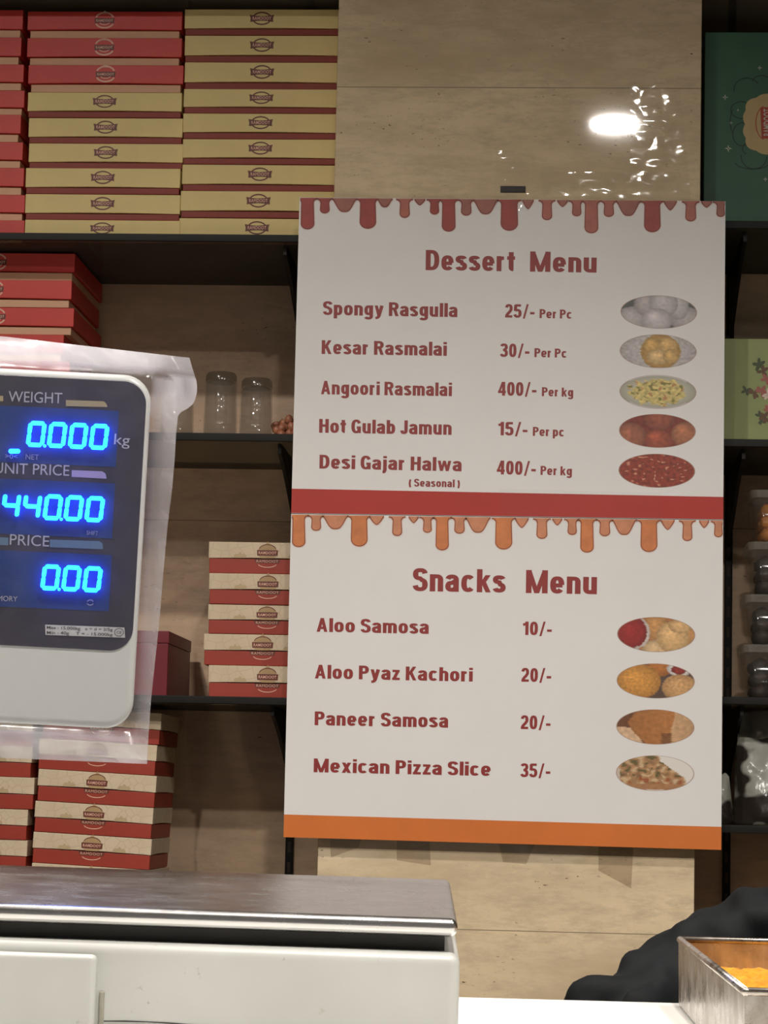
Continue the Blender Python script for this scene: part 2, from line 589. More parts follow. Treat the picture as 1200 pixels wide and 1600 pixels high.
M_LAMP = emit_mat('lamp_diffuser', LIGHT_COL, 30.0)
M_WHITE_METAL = mat('white_enamel', (0.8, 0.79, 0.76), 0.4, var=0.02)
lampwhere = ['in the middle of the ceiling, the one mirrored in the stone', 'added on the left to brighten the shelf boxes',
             'added on the far right to soften the light', 'added on the scale side to brighten the counter', 'added on the tray side to brighten the counter']
for (lx, ly, lw, lspread), wh in zip(LAMPS, lampwhere):
    r = thing('ceiling_downlight', 'round white recessed downlight ' + wh, 'ceiling light', (lx, ly, CEIL), group='downlights in the ceiling')
    MB().lathe([(0.064, 0.0115), (0.086, 0.0115), (0.086, 0.004), (0.078, 0.0), (0.064, 0.003), (0.064, 0.0115)], (lx, ly, CEIL), 40).build('trim_ring', M_WHITE_METAL, r)
    MB().lathe([(0.0001, 0.006), (0.064, 0.006), (0.064, 0.0115), (0.0001, 0.0115)], (lx, ly, CEIL), 40).build('diffuser', M_LAMP, r)
    ld = bpy.data.lights.new('downlight_glow', 'AREA')
    ld.shape = 'DISK'; ld.size = 0.12; ld.energy = lw; ld.color = LIGHT_COL; ld.spread = math.radians(lspread)
    lo = bpy.data.objects.new('downlight_glow', ld)
    COL.objects.link(lo); lo.parent = r; lo.location = (0, 0, 0.002)

M_SPOTHEAD = mat('black_lamp_metal', (0.02, 0.02, 0.02), 0.4, var=0.1)
for sx, wh in ((-1, 'left'), (1, 'right')):  # added spotlights, out of view, brightening the lower boards and pillar
    tp = Vector((LAMP.x + sx * 1.05, -3.15, CEIL - 0.10))
    aim = (Vector((LAMP.x + sx * 0.05, 0.0, 0.62)) - tp).normalized()
    r = thing('added_spotlight', 'added out-of-view ceiling spotlight on the %s, aimed at the pillar foot' % wh, 'spotlight', (tp.x, tp.y, CEIL + 0.012), group='added spotlights')
    MB().tube([(tp.x, tp.y, CEIL + 0.0115), (tp.x, tp.y, CEIL + 0.002)], 0.045, 24).tube([(tp.x, tp.y, CEIL + 0.002), tuple(tp)], 0.008, 12).build('stem', M_SPOTHEAD, r)
    hp = tp - aim * 0.06
    MB().tube([hp, tp, tp + aim * 0.06], [0.034, 0.038, 0.040], 24, cap=False).tube([hp - aim * 0.004, hp], [0.020, 0.034], 24).build('lamp_head', M_SPOTHEAD, r)
    ld = bpy.data.lights.new('added_spot_beam', 'SPOT')
    ld.energy = ADDED_SPOT_W; ld.color = LIGHT_COL; ld.spot_size = math.radians(43); ld.spot_blend = 1.0; ld.shadow_soft_size = 0.03
    lo = bpy.data.objects.new('added_spot_beam', ld)
    COL.objects.link(lo); lo.parent = r
    lo.matrix_local = Matrix.Translation(tp + aim * 0.062 - Vector((tp.x, tp.y, CEIL + 0.012))) @ aim.to_track_quat('-Z', 'Y').to_matrix().to_4x4()

# ------------------------------------------------------------------ menu boards
M_BOARD = mat('white_foam_board', (0.79, 0.775, 0.76), 0.42, var=0.018, scale=9)
M_EDGE = mat('foam_board_edge', (0.70, 0.67, 0.60), 0.7, var=0.05)
M_TXT = mat('maroon_print', (0.28, 0.028, 0.025), 0.42, var=0.06)
M_HALO = mat('pale_pink_print_edge', (0.80, 0.66, 0.60), 0.42, var=0.02)
M_RBAND = mat('red_print', (0.44, 0.026, 0.016), 0.36, var=0.05, scale=12)
M_OBAND = mat('orange_print', (0.66, 0.175, 0.030), 0.42, var=0.06, scale=12)
M_D1 = mat('dark_red_drip_print', (0.34, 0.042, 0.027), 0.4, var=0.15, scale=50)
M_D2 = mat('dusty_red_drip_print', (0.42, 0.115, 0.075), 0.4, var=0.15, scale=50)
M_D3 = mat('brown_red_drip_print', (0.34, 0.11, 0.075), 0.4, var=0.15, scale=50)
M_DO = mat('drip_outline_print', (0.20, 0.030, 0.020), 0.4, var=0.1)
M_S1 = mat('caramel_drip_print', (0.62, 0.20, 0.060), 0.4, var=0.15, scale=50)
M_S2 = mat('dull_caramel_drip_print', (0.60, 0.24, 0.12), 0.4, var=0.15, scale=50)
M_SO = mat('caramel_outline_print', (0.30, 0.070, 0.022), 0.4, var=0.1)
M_PIC = attr_mat('printed_picture', 'print', 0.42)

DRIPS_D = [(471.5, 489.5, 357.5, 0, 0), (501.5, 513.5, 332.6, 0, 0), (519.5, 557, 330.5, 1, 2), (563.6, 586, 356.6, 0, 0), (590, 612.5, 323, 1, 2),
           (626, 638.6, 339.5, 0, 1), (648.5, 663.5, 320, 1, 2), (673.4, 684.5, 334.4, 0, 0), (692, 710, 361, 0, 0), (722, 735, 336, 0, 2),
           (740, 777.5, 334, 1, 2), (784, 807.6, 359.6, 0, 0), (817, 833, 326, 1, 2), (848.4, 861, 343, 0, 1), (871.5, 886.5, 322.4, 1, 2),
           (895.5, 906.6, 337, 0, 1), (915, 933, 363.5, 0, 1), (945, 957.6, 338, 0, 1), (963, 1000.5, 336.5, 1, 2), (1008, 1030.5, 362, 0, 0),
           (1038, 1056.6, 328, 1, 2), (1072.5, 1086, 345, 0, 1), (1096.5, 1111.5, 323.6, 1, 2), (1121, 1131, 338, 0, 2)]
DRIPS_S = [(458, 475.4, 854, 0, 0), (488, 500, 828.5, 0, 1), (504.5, 543.5, 826, 1, 1), (550, 572.6, 853, 0, 0), (578, 599, 819.5, 1, 1),
           (614.6, 626.6, 836.6, 0, 1), (639.5, 653, 816.5, 1, 1), (662.6, 673, 831.5, 0, 1), (682.4, 699.5, 859, 0, 0), (711.5, 724.4, 833, 0, 1),
           (728, 765.5, 831.5, 1, 1), (775.4, 798.6, 857.6, 0, 0), (805.5, 825, 824, 1, 1), (840, 853.5, 841, 0, 1), (864, 877.5, 820, 1, 1),
           (888.6, 899.4, 835, 0, 1), (908.4, 926, 862.4, 0, 0), (938.4, 951.6, 837, 0, 1), (957, 993.6, 835, 1, 1), (1002.6, 1025.4, 861.5, 0, 0),
           (1033.5, 1053, 827, 1, 1), (1068, 1080, 844.4, 0, 1), (1093.5, 1107, 824, 1, 1), (1117.5, 1127.5, 838.4, 0, 1)]


def drip_outline(xl, xr, yt, yb, kind, g, xmin, xmax):
    """outline of one drip hanging from the board's top edge; g widens it"""
    xl -= g; xr += g; yb += g
    pts = []
    if kind == 0:
        r = (xr - xl) / 2
        fl = 6.0
        for i in range(7):
            a = PI / 2 * i / 6
            pts.append((xl - fl + fl * math.sin(a), yt + 1.5 + g + fl * (1 - math.cos(a))))
        w = 0.8
        for i in range(13):
            a = PI * i / 12
            pts.append(((xl + xr) / 2 - (r + w) * math.cos(a), yb - r * 0.9 + r * 0.9 * math.sin(a)))
        for i in range(7):
            a = PI / 2 * (1 - i / 6)
            pts.append((xr + fl - fl * math.sin(a), yt + 1.5 + g + fl * (1 - math.cos(a))))
    else:
        c = (xl + xr) / 2
        hw = (xr - xl) / 2
        n = 20
        for i in range(n + 1):
            t = -1 + 2 * i / n
            k = abs(t) ** 1.6
            k = 1 - (3 * k * k - 2 * k ** 3) if hw > 12 else 1 - abs(t) ** 1.5
            pts.append((c + t * hw, yt + 1.5 + g + (yb - yt - 1.5 - g) * k))
    pts = [(min(max(x, xmin), xmax), y) for x, y in pts]
    pts.append((pts[-1][0], yt)); pts.append((pts[0][0], yt))
    return pts


def lerp_line(a, b):
    return lambda x: a[1] + (b[1] - a[1]) * (x - a[0]) / (b[0] - a[0])


def paint(kind):
    """colour of a printed food picture at (u, v), -1..1 each way"""
    def blobs(items, bg):
        def f(u, v):
            c = Vector(bg)
            for (x, y, rx, ry, col, hl) in items:
                d = math.hypot((u - x) / rx, (v - y) / ry)
                if d < 1:
                    k = 1 - 0.40 * d * d
                    k += hl * max(0, 1 - math.hypot((u - x + rx * .25) / rx, (v - y - ry * .35) / ry) * 1.8)
                    c = Vector(col) * k
            return c
        return f

    def grain(f, amt, sc, seed):
        def g(u, v):
            c = f(u, v)
            n = noise.noise(Vector((u * sc * 2, v * sc, seed))) + 0.5 * noise.noise(Vector((u * sc * 5, v * sc * 2.5, seed + 9)))
            return c * (1 + amt * n)
        return g
    W = (0.62, 0.58, 0.58)
    if kind == 'rasgulla':
        return grain(blobs([(-.68, -.40, .42, .70, (.50, .46, .46), .2), (.70, -.36, .42, .72, (.50, .46, .46), .2), (-.32, .45, .32, .7, (.50, .45, .45), .2), (.52, .35, .26, .8, (.55, .52, .52), .2),
                            (.12, .5, .38, .8, (.57, .53, .54), .2), (-.05, -.5, .40, .72, (.60, .55, .56), .4)], (.10, .11, .10)), .16, 6, 1)
    if kind == 'rasmalai':
        return grain(blobs([(0, 0, 1.1, 1.2, (.60, .55, .55), 0), (.06, 0, .56, 1.25, (.80, .76, .70), 0), (.06, -.02, .52, 1.05, (.62, .36, .10), 0), (-.15, .3, .25, .5, (.66, .40, .12), .3), (.25, .35, .25, .5, (.70, .44, .16), .3),
                            (.0, -.35, .30, .45, (.74, .50, .22), .3), (.33, -.3, .2, .45, (.66, .42, .14), .3)], W), .32, 6, 3)
    if kind == 'angoori':
        f0 = blobs([(0, 0, .97, .95, (.62, .60, .48), 0)], W)

        def f(u, v):
            c = f0(u, v)
            d = math.hypot(u / .78, v / .86)
            n = noise.noise(Vector((u * 6, v * 3, 4)))
            if d + n * .35 < 0.9:
                c = Vector((.62, .50, .18)) * (1 + .55 * noise.noise(Vector((u * 11, v * 6, 2))))
                if noise.noise(Vector((u * 9, v * 5, 7))) > .27:
                    c = Vector((.22, .19, .045))
                if noise.noise(Vector((u * 8, v * 4, 17))) > .38:
                    c = Vector((.50, .24, .10))
            return c
        return f
    if kind == 'jamun':
        return grain(blobs([(-.7, -.35, .42, .8, (.36, .115, .06), .3), (.72, -.2, .36, .75, (.42, .15, .07), .5), (.05, .75, .4, .7, (.32, .08, .04), .2), (.02, -.55, .36, .65, (.36, .075, .035), .7)], (.20, .030, .014)), .34, 5, 5)
    if kind == 'halwa':
        def f(u, v):
            n = noise.noise(Vector((u * 12, v * 6, 1)))
            c = Vector((.27, .036, .016)) * (1 + .7 * n)
            if noise.noise(Vector((u * 10, v * 7, 8))) > .43:
                c = Vector((.66, .30, .18))
            return c
        return f
    if kind == 'samosa':
        return grain(blobs([(.0, .45, .3, .8, (.58, .29, .10), .2), (.0, -.9, .36, .6, (.70, .48, .26), .2), (.85, .1, .4, .8, (.56, .28, .10), .1), (.42, -.15, .42, .9, (.74, .46, .20), .3), (.62, .5, .3, .4, (.72, .45, .2), .2),
                            (-.62, .08, .46, .98, (.85, .74, .68), 0), (-.64, .12, .41, .90, (.34, .022, .02), .12)], (.40, .17, .06)), .3, 6, 2)
    if kind == 'kachori':
        return grain(blobs([(.1, .8, .35, .55, (.48, .17, .04), .2), (.62, .72, .34, .42, (.82, .78, .74), 0), (.60, .66, .20, .26, (.30, .03, .02), 0), (.62, -.35, .46, .75, (.64, .36, .15), .1),
                            (-.45, -.05, .58, 1.0, (.66, .30, .06), .25)], (.10, .06, .045)), .38, 8, 4)
    if kind == 'paneer':
        def f(u, v):
            c = Vector((.16, .06, .025))
            if v < -.05 - .7 * (u + .95) * 0 and u < -.35 and v < .3 - (u + 1) * .9 + .2:
                c = Vector((.66, .44, .27))
            if u > .38 and v < .95 - abs(u - .55) * 1.1:
                c = Vector((.60, .36, .19)) * (1 - .3 * (u - .4))
            if -1.15 + .75 * (v + 1) * .0 + (-v) * .25 - .05 < u - .55 and u < .42 + v * .12 and v < 1 and u > -.72 + max(0, -v) * .5 + max(0, v - .2) * .35:
                c = Vector((.40, .16, .045)) * (1 + .25 * (u + .2))
            if u > .15 and u < .42 and v < -.35:
                c = Vector((.22, .09, .03))
            return c
        return grain(f, .25, 5, 6)

    def f(u, v):
        c = Vector((.76, .72, .66))
        if u > .12 and v > .70 - 1.5 * (u - .12) or u > .78 or v < -.93:
            return c
        if u < -.9 and v < .3:
            return Vector((.6, .5, .42))
        n = noise.noise(Vector((u * 8, v * 4, 2)))
        c = Vector((.40, .22, .10)) * (1 + .7 * n)
        k = noise.noise(Vector((u * 7, v * 4, 12)))
        if k > .2:
            c = Vector((.60, .42, .24))
        elif k < -.22:
            c = Vector((.14, .11, .04)) if v > -.2 else Vector((.34, .10, .04))
        if v < -.6:
            c = Vector((.40, .20, .09)) * (1 + .3 * n)
        return c
    return f


def food_oval(cx, cy, rx, ry, kind, parent, Y):
    f = paint(kind)
    mb = MB()
    nr, na = 26, 96
    vs, cols = [], []
    for i in range(nr + 1):
        t = i / nr
        for k in range(na):
            a = 2 * PI * k / na
            u, v = t * math.cos(a), t * math.sin(a)
            vs.append(P(cx + rx * u, cy - ry * v + rx * u * 0.018, Y))
            c = f(u, v)
            if t > 0.985:
                c = Vector((.40, .26, .20))
            cols.append((max(0, min(1, c[0])), max(0, min(1, c[1])), max(0, min(1, c[2])), 1))
    fs = []
    for i in range(nr):
        for k in range(na):
            fs.append((i * na + k, (i + 1) * na + k, (i + 1) * na + (k + 1) % na, i * na + (k + 1) % na))
    mb.add(vs, fs)
    o = mb.build('food_picture', M_PIC, parent, merge=False)
    at = o.data.color_attributes.new('print', 'FLOAT_COLOR', 'POINT')
    for i, c in enumerate(cols):
        at.data[i].color = c
    return o


def board(corners, label, drips, top_line, drip_mats, outline, band, band_mat, texts, ovals, Y=0.0):
    TL, TR, BR, BL = corners
    base = (P(*BL, Y) + P(*BR, Y)) / 2
    r = thing('menu_board', label, 'menu board', base, group='menu boards on the pillar')
    fr = [P(*c, Y) for c in (TL, TR, BR, BL)]
    bk = [p + Vector((0, 0.006, 0)) for p in fr]
    mb = MB()
    mb.add(fr, [(3, 2, 1, 0)], 0)
    mb.add(fr + bk, [(0, 1, 5, 4), (1, 2, 6, 5), (2, 3, 7, 6), (3, 0, 4, 7)], 1)
    mb.add(bk, [(0, 1, 2, 3)], 1)
    mb.build('panel', [M_BOARD, M_EDGE], r)
    e = 0.00025
    xmin = TL[0] + 1.0; xmax = TR[0] - 0.8
    mb = MB()
    tl = lerp_line(*top_line)
    for layer, g, Yd in ((3, 2.2, Y - e), (4, 1.0, Y - 2 * e), (-1, -0.5, Y - 3 * e)):
        for xl, xr, yb, kind, mi in drips:
            yt = tl((xl + xr) / 2)
            pts = drip_outline(xl, xr, yt, yb, kind, g, xmin, xmax)
            mb.add([P(x, y, Yd) for x, y in pts], [tuple(range(len(pts)))], layer if layer >= 0 else mi)
    mb.build('drip_border', list(drip_mats) + [M_HALO, outline], r)
    (x0, y0), (x1, y1), (x2, y2), (x3, y3) = band
    MB().add([P(x, y, Y - e) for x, y in band], [(3, 2, 1, 0)]).build('bottom_band', band_mat, r)
    for s, xl, xr, yl, yr, cap, bold in texts:
        mb = MB()
        vs, fs = condensed_geo(s)
        L = math.hypot(xr - xl, yr - yl)
        ux_, uy_ = (xr - xl) / L, (yr - yl) / L
        mb.add([P(xl + (xr - xl) * a + uy_ * b_ * cap, yl + (yr - yl) * a - ux_ * b_ * cap, Y - e - k_ * 1.2e-5) for a, b_, k_ in vs], fs)
        mb.build('heading_word' if cap > 25 else ('price_lettering' if s[0].isdigit() else ('unit_lettering' if s.startswith('Per') else 'dish_lettering')), M_TXT, r, merge=False)
    for (cx, cy, rx, ry, kind) in ovals:
        mb = MB()
        food_oval(cx, cy, rx, ry, kind, r, Y - e)
    return r


B = 0.028
T_D = [('Dessert', 665, 804.5, 422, 424, 31.5, B), ('Menu', 828, 932, 424.3, 426, 31.5, B), ('Spongy Rasgulla', 504.5, 714.5, 492, 495.5, 21.5, B), ('25/-', 789, 835, 496, 497, 21, B), ('Per Pc', 843, 893, 497, 498, 14, B),
       ('Kesar Rasmalai', 502.5, 698, 553, 556, 21.5, B), ('30/-', 781, 827, 557.5, 558.5, 21, B), ('Per Pc', 835, 885, 558, 559, 14, B),
       ('Angoori Rasmalai', 501.5, 706, 616, 619, 21, B), ('400/-', 778, 838, 618, 619, 21.5, B), ('Per kg', 846.6, 895.5, 619, 620, 14, B),
       ('Hot Gulab Jamun', 498.5, 705.5, 676, 679.5, 21.5, B), ('15/-', 778, 824, 680, 681, 21, B), ('Per pc', 832.5, 881, 681, 682, 14, B),
       ('Desi Gajar Halwa', 499, 721, 732, 736.5, 21.5, B), ('( Seasonal )', 638.6, 718.5, 760, 761.5, 12, 0.022), ('400/-', 776, 837, 741, 742.5, 21.5, B), ('Per kg', 844.5, 893.5, 742, 743, 14, B)]
T_S = [('Snacks', 644.7, 790, 923.5, 926, 36, B), ('Menu', 821.5, 932.5, 926.5, 928.5, 36, B), ('Aloo Samosa', 494.7, 669.7, 987, 990.5, 21.5, B), ('10/-', 816.5, 862, 992, 993, 21, B),
       ('Aloo Pyaz Kachori', 492, 738.5, 1060, 1065, 21.5, B), ('20/-', 814.5, 861, 1065, 1066, 21.5, B), ('Paneer Samosa', 491.5, 700, 1133, 1137, 21.5, B), ('20/-', 813.5, 860, 1139, 1140, 21.5, B),
       ('Mexican Pizza Slice', 490, 766.5, 1206.5, 1212.5, 21.5, B), ('35/-', 812.8, 859.7, 1214, 1215, 21.5, B)]
O_D = [(1029.3, 487.5, 59.7, 26, 'rasgulla'), (1028.4, 548.7, 60, 26.2, 'rasmalai'), (1028, 612.3, 60, 26.3, 'angoori'), (1027.2, 673.2, 60, 26.3, 'jamun'), (1026.3, 735.5, 59.8, 26.4, 'halwa')]
O_S = [(1025.3, 991.4, 60.9, 27.3, 'samosa'), (1024.5, 1063.9, 61, 27.2, 'kachori'), (1024, 1135.8, 61, 27.3, 'paneer'), (1023.6, 1208, 61.2, 27.6, 'pizza')]
board([(468, 308.5), (1133.5, 314.5), (1130, 812), (455, 802)], 'white Dessert Menu board with red drips and a red band, upper of the two', DRIPS_D, ((470, 309), (1133, 314.5)),
      (M_D1, M_D2, M_D3), M_DO, [(456, 763.5), (1130.4, 776.5), (1130, 811.5), (455, 801.5)], M_RBAND, T_D, O_D)
board([(455, 803), (1130, 813), (1127, 1328), (443, 1308)], 'white Snacks Menu board with caramel drips and an orange band, lower of the two', DRIPS_S, ((455, 804), (1130, 813.5)),
      (M_S1, M_S2, M_S2), M_SO, [(443.9, 1272.5), (1127.2, 1292), (1127, 1328), (443, 1308)], M_OBAND, T_S, O_S, 0.0005)

# sticky tape, film and brown strips about the boards
M_STRIP = film_mat('brown_film', (0.30, 0.20, 0.11), haze=0.26, gloss=0.03)  # see-through brown film for the strips below the boards
M_CLEAR = film_mat('clear_film', (0.8, 0.78, 0.72), haze=0.012, gloss=0.03, rough=0.05)
M_BLACK = mat('black_plastic', (0.018, 0.014, 0.012), 0.5, var=0.2)


def sheet(name, quad, Y, m, label, cat, nx=24, ny=18, amp=0.0, fr=30, group=None, seed=0, thick=0.0):
    TL, TR, BR, BL = quad
    vs, fs = [], []
    for j in range(ny + 1):
        t = j / ny
        for i in range(nx + 1):
            s = i / nx
            x = (TL[0] * (1 - s) + TR[0] * s) * (1 - t) + (BL[0] * (1 - s) + BR[0] * s) * t
            y = (TL[1] * (1 - s) + TR[1] * s) * (1 - t) + (BL[1] * (1 - s) + BR[1] * s) * t
            p = P(x, y, Y)
            if amp:
                n = noise.noise(Vector((p.x * fr, p.z * fr * 2.2, seed))) + .6 * noise.noise(Vector((p.x * fr * 2.6, p.z * fr * 4, seed + 3)))
                p.y -= amp * (0.55 + abs(n))
            vs.append(p)
    for j in range(ny):
        for i in range(nx):
            a = j * (nx + 1) + i
            fs.append((a, a + nx + 1, a + nx + 2, a + 1))
    mb = MB().add(vs, fs, 0, True)
    return tag(mb.build(name, m, merge=False), label, cat, group)


g = 'brown see-through strips under the menu board'
sheet('brown_strip', [(515, 1306), (566, 1308), (560, 1324), (517, 1340)], Y_PIL - 0.0006, M_STRIP, 'short brown see-through strip below the orange band, at its left end', 'tape', 6, 4, group=g)
sheet('brown_strip', [(620, 1308), (671, 1310), (673, 1352), (620, 1344)], Y_PIL - 0.0006, M_STRIP, 'brown see-through strip below the orange band, second from the left', 'tape', 6, 4, group=g)
sheet('brown_strip', [(778, 1312), (838, 1314), (822, 1350), (786, 1347)], Y_PIL - 0.0006, M_STRIP, 'brown see-through strip below the orange band, near its middle', 'tape', 6, 4, group=g)
sheet('brown_strip', [(935, 1318), (990, 1320), (986, 1388), (935, 1360)], Y_PIL - 0.0006, M_STRIP, 'slanted brown see-through strip on the pillar, longest below the orange band', 'tape', 6, 4, group=g)
sheet('clear_tape', [(985, 128), (1062, 130), (1080, 312), (985, 308)], Y_PIL - 0.0012, M_CLEAR, 'crinkled clear tape strip on the stone above the right of the board', 'tape', 30, 50, 0.0006, 20, 'clear tapes holding the boards', 1)
sheet('clear_tape', [(775, 235), (828, 236), (826, 330), (772, 328)], -0.0018, M_CLEAR, 'clear tape strip over the top edge of the Dessert Menu board', 'tape', 16, 30, 0.0011, 26, 'clear tapes holding the boards', 5)
sheet('clear_tape', [(845, 268), (1075, 270), (1080, 312), (848, 309)], Y_PIL - 0.0035, M_CLEAR, 'wide crinkled clear tape lying along the stone just above the board', 'tape', 60, 16, 0.0007, 18, 'clear tapes holding the boards', 9)
sheet('clear_tape', [(780, 764), (1032, 770), (1034, 818), (782, 812)], -0.0012, M_CLEAR, 'crinkled clear tape over the joint between red band and caramel drips', 'tape', 60, 16, 0.0012, 22, 'clear tapes holding the boards', 12)
tag(MB().box(P(782, 291, Y_PIL).x, P(821, 291, Y_PIL).x, Y_PIL - 0.0018, Y_PIL, P(800, 301, Y_PIL).z, P(800, 291, Y_PIL).z).build('black_tape', M_BLACK, bevel=0.0005, seg=1),
    'small black tape piece on the stone above the Dessert Menu board', 'tape')

# ------------------------------------------------------------------ shelves, rails, brackets
M_RAIL = mat('black_steel', (0.007, 0.006, 0.005), 0.5, 0.0, var=0.2, spec=0.25)
m, nt, b = new_mat('smoked_glass_shelf')
nt.nodes.remove(b)
tr = nt.nodes.new('ShaderNodeBsdfTransparent'); tr.inputs[0].default_value = (0.62, 0.60, 0.52, 1)
df = nt.nodes.new('ShaderNodeBsdfDiffuse')
nt.links.new(ramp(nt, noise_tex(nt, coords(nt), 9), [(0.3, (0.13, 0.115, 0.09)), (0.7, (0.20, 0.18, 0.145))]), df.inputs[0])
mx = nt.nodes.new('ShaderNodeMixShader'); mx.inputs[0].default_value = 0.55
nt.links.new(tr.outputs[0], mx.inputs[1]); nt.links.new(df.outputs[0], mx.inputs[2])
gl = nt.nodes.new('ShaderNodeBsdfGlossy'); gl.inputs['Roughness'].default_value = 0.08
mx2 = nt.nodes.new('ShaderNodeMixShader'); mx2.inputs[0].default_value = 0.06
nt.links.new(mx.outputs[0], mx2.inputs[1]); nt.links.new(gl.outputs[0], mx2.inputs[2])
nt.links.new(mx2.outputs[0], nt.nodes['Material Output'].inputs[0])
M_SHELF = m


def shelf(x0, x1, px, ytop, ybot, label, wall_gap=0.002):
    zt, zb = P(px, ytop, Y_SHELF).z, P(px, ybot, Y_SHELF).z
    r = thing('glass_shelf', label, 'shelf', ((x0 + x1) / 2, Y_SHELF, zb), group='smoked glass wall shelves')
    MB().box(x0, x1, Y_SHELF + 0.004, Y_WALL - wall_gap, zb, zt).build('shelf_pane', M_SHELF, r)
    MB().box(x0, x1, Y_SHELF, Y_SHELF + 0.004, zb, zt).build('front_edge', M_RAIL, r, bevel=0.001)
    return zt, zb


LX0, LX1 = -1.25, pl - 0.004
RX0, RX1 = pr + 0.004, 1.15
Lz = {}
for k, (yt, yb, w) in {'top': (-34, -20, 'topmost'), 'a': (365.5, 377, 'above the red stack and the glasses'), 'b': (676, 688, 'carrying the glass tumblers'),
                       'c': (1087, 1099, 'carrying the stack of patterned boxes'), 'd': (1408, 1420, 'lowest, behind the weighing scale')}.items():
    Lz[k] = shelf(LX0, LX1, 300, yt, yb, 'smoked glass shelf left of the pillar, ' + w)
Rz = {}
for k, (yt, yb, w) in {'top': (-30, -16, 'topmost'), 'a': (345, 357, 'under the dark green box'), 'b': (686, 698, 'under the light green floral box'),
                       'c': (1089, 1101, 'under the stacked clear tubs'), 'd': (1290, 1302, 'lowest, under the white packets')}.items():
    Rz[k] = shelf(RX0, RX1, 1165, yt, yb, 'smoked glass shelf right of the pillar, ' + w)


def rail(px, py, label):
    x = P(px, py, Y_WALL).x
    r = thing('slotted_rail', label, 'shelf rail', (x, Y_WALL, 0.3), group='slotted wall rails')
    mb = MB().box(x - 0.006, x + 0.006, Y_WALL - 0.010, Y_WALL, 0.3, 2.6)
    mb.build('channel', M_RAIL, r, bevel=0.0015)
    mb = MB()
    for i in range(72):
        z = 0.33 + i * 0.031
        mb.box(x - 0.0022, x + 0.0022, Y_WALL - 0.0104, Y_WALL - 0.0099, z, z + 0.016)
    mb.build('slots', mat('slot_shadow_brown', (0.05, 0.035, 0.025), 0.8), r)
    return x


rxl = rail(452.5, 1335, 'black slotted rail on the wall left of the pillar')
rxr = rail(1135.5, 1200, 'black slotted rail on the wall right of the pillar')


def bracket(x, zt, label, drop=0.112):
    r = thing('shelf_bracket', label, 'bracket', (x, Y_WALL, zt - drop), group='black shelf brackets')
    y0, y1 = Y_SHELF + 0.02, Y_WALL - 0.0104
    pts = [(y1, zt), (y0, zt), (y0, zt - 0.014)]
    for i in range(9):
        t = i / 8
        pts.append((y0 + (y1 - y0) * t, zt - 0.014 - (drop - 0.014) * (t ** 1.25)))
    fr = [Vector((x - 0.0025, y, z)) for y, z in pts]
    bk = [Vector((x + 0.0025, y, z)) for y, z in pts]
    MB().prism(fr, bk).build('bracket_plate', M_RAIL, r)


for k, w in (('a', 'below the shelf of cream boxes'), ('b', 'below the shelf of glasses'), ('c', 'below the shelf of patterned boxes')):
    bracket(rxl, Lz[k][1] - 0.0005, 'black triangular bracket left of the pillar ' + w)
for k, w in (('a', 'below the shelf of the dark green box'), ('b', 'below the shelf of the light green box'), ('c', 'below the shelf of the clear tubs')):
    bracket(rxr, Rz[k][1] - 0.0005, 'black triangular bracket right of the pillar ' + w)

# ------------------------------------------------------------------ sweet boxes
M_CREAM = mat('cream_card', (0.80, 0.635, 0.275), 0.6, var=0.05, scale=14)
M_RED = mat('red_card', (0.62, 0.047, 0.036), 0.5, var=0.07, scale=14)
M_MAROON = mat('maroon_card', (0.26, 0.030, 0.012), 0.55, var=0.08, scale=14)
M_PINK = mat('pink_cream_card', (0.70, 0.41, 0.25), 0.6, var=0.05, scale=14)
M_LOGO = mat('dark_maroon_ink', (0.145, 0.032, 0.018), 0.5, var=0.1)
M_LOGOT = mat('pinkish_ink', (0.80, 0.46, 0.34), 0.5, var=0.1)
M_GOLD = mat('tan_ink', (0.48, 0.31, 0.15), 0.5, var=0.1)
m, nt, b = new_mat('patterned_cream_card')
v = coords(nt)
vo = nt.nodes.new('ShaderNodeTexVoronoi'); vo.feature = 'DISTANCE_TO_EDGE'; vo.inputs['Scale'].default_value = 55
nt.links.new(v, vo.inputs['Vector'])
f = ramp(nt, vo.outputs['Distance'], [(0.0, (1, 1, 1)), (0.045, (0, 0, 0))])
cc = ramp(nt, noise_tex(nt, v, 18), [(0.3, (0.62, 0.50, 0.345)), (0.7, (0.72, 0.59, 0.42))])
nt.links.new(mix_col(nt, f, cc, (0.57, 0.445, 0.295)), b.inputs['Base Color'])
b.inputs['Roughness'].default_value = 0.6
M_PATT = m
M_RED2 = mat('brick_red_card', (0.34, 0.036, 0.018), 0.5, var=0.07, scale=14)
NAME = 'RAMDOOT'


def arc(mb, cx, cz, rx, rz, a0, a1, w, y, mi, n=16):
    vs, fs = [], []
    for i in range(n + 1):
        a = math.radians(a0 + (a1 - a0) * i / n)
        for s in (1, -1):
            vs.append((cx + (rx + s * w / 2) * math.cos(a), y, cz + (rz + s * w / 2) * math.sin(a)))
    for i in range(n):
        fs.append((2 * i, 2 * i + 1, 2 * i + 3, 2 * i + 2))
    mb.add(vs, fs, mi)


def poly(mb, pts, y, mi):
    mb.add([(x, y, z) for x, z in pts], [tuple(range(len(pts)))], mi)


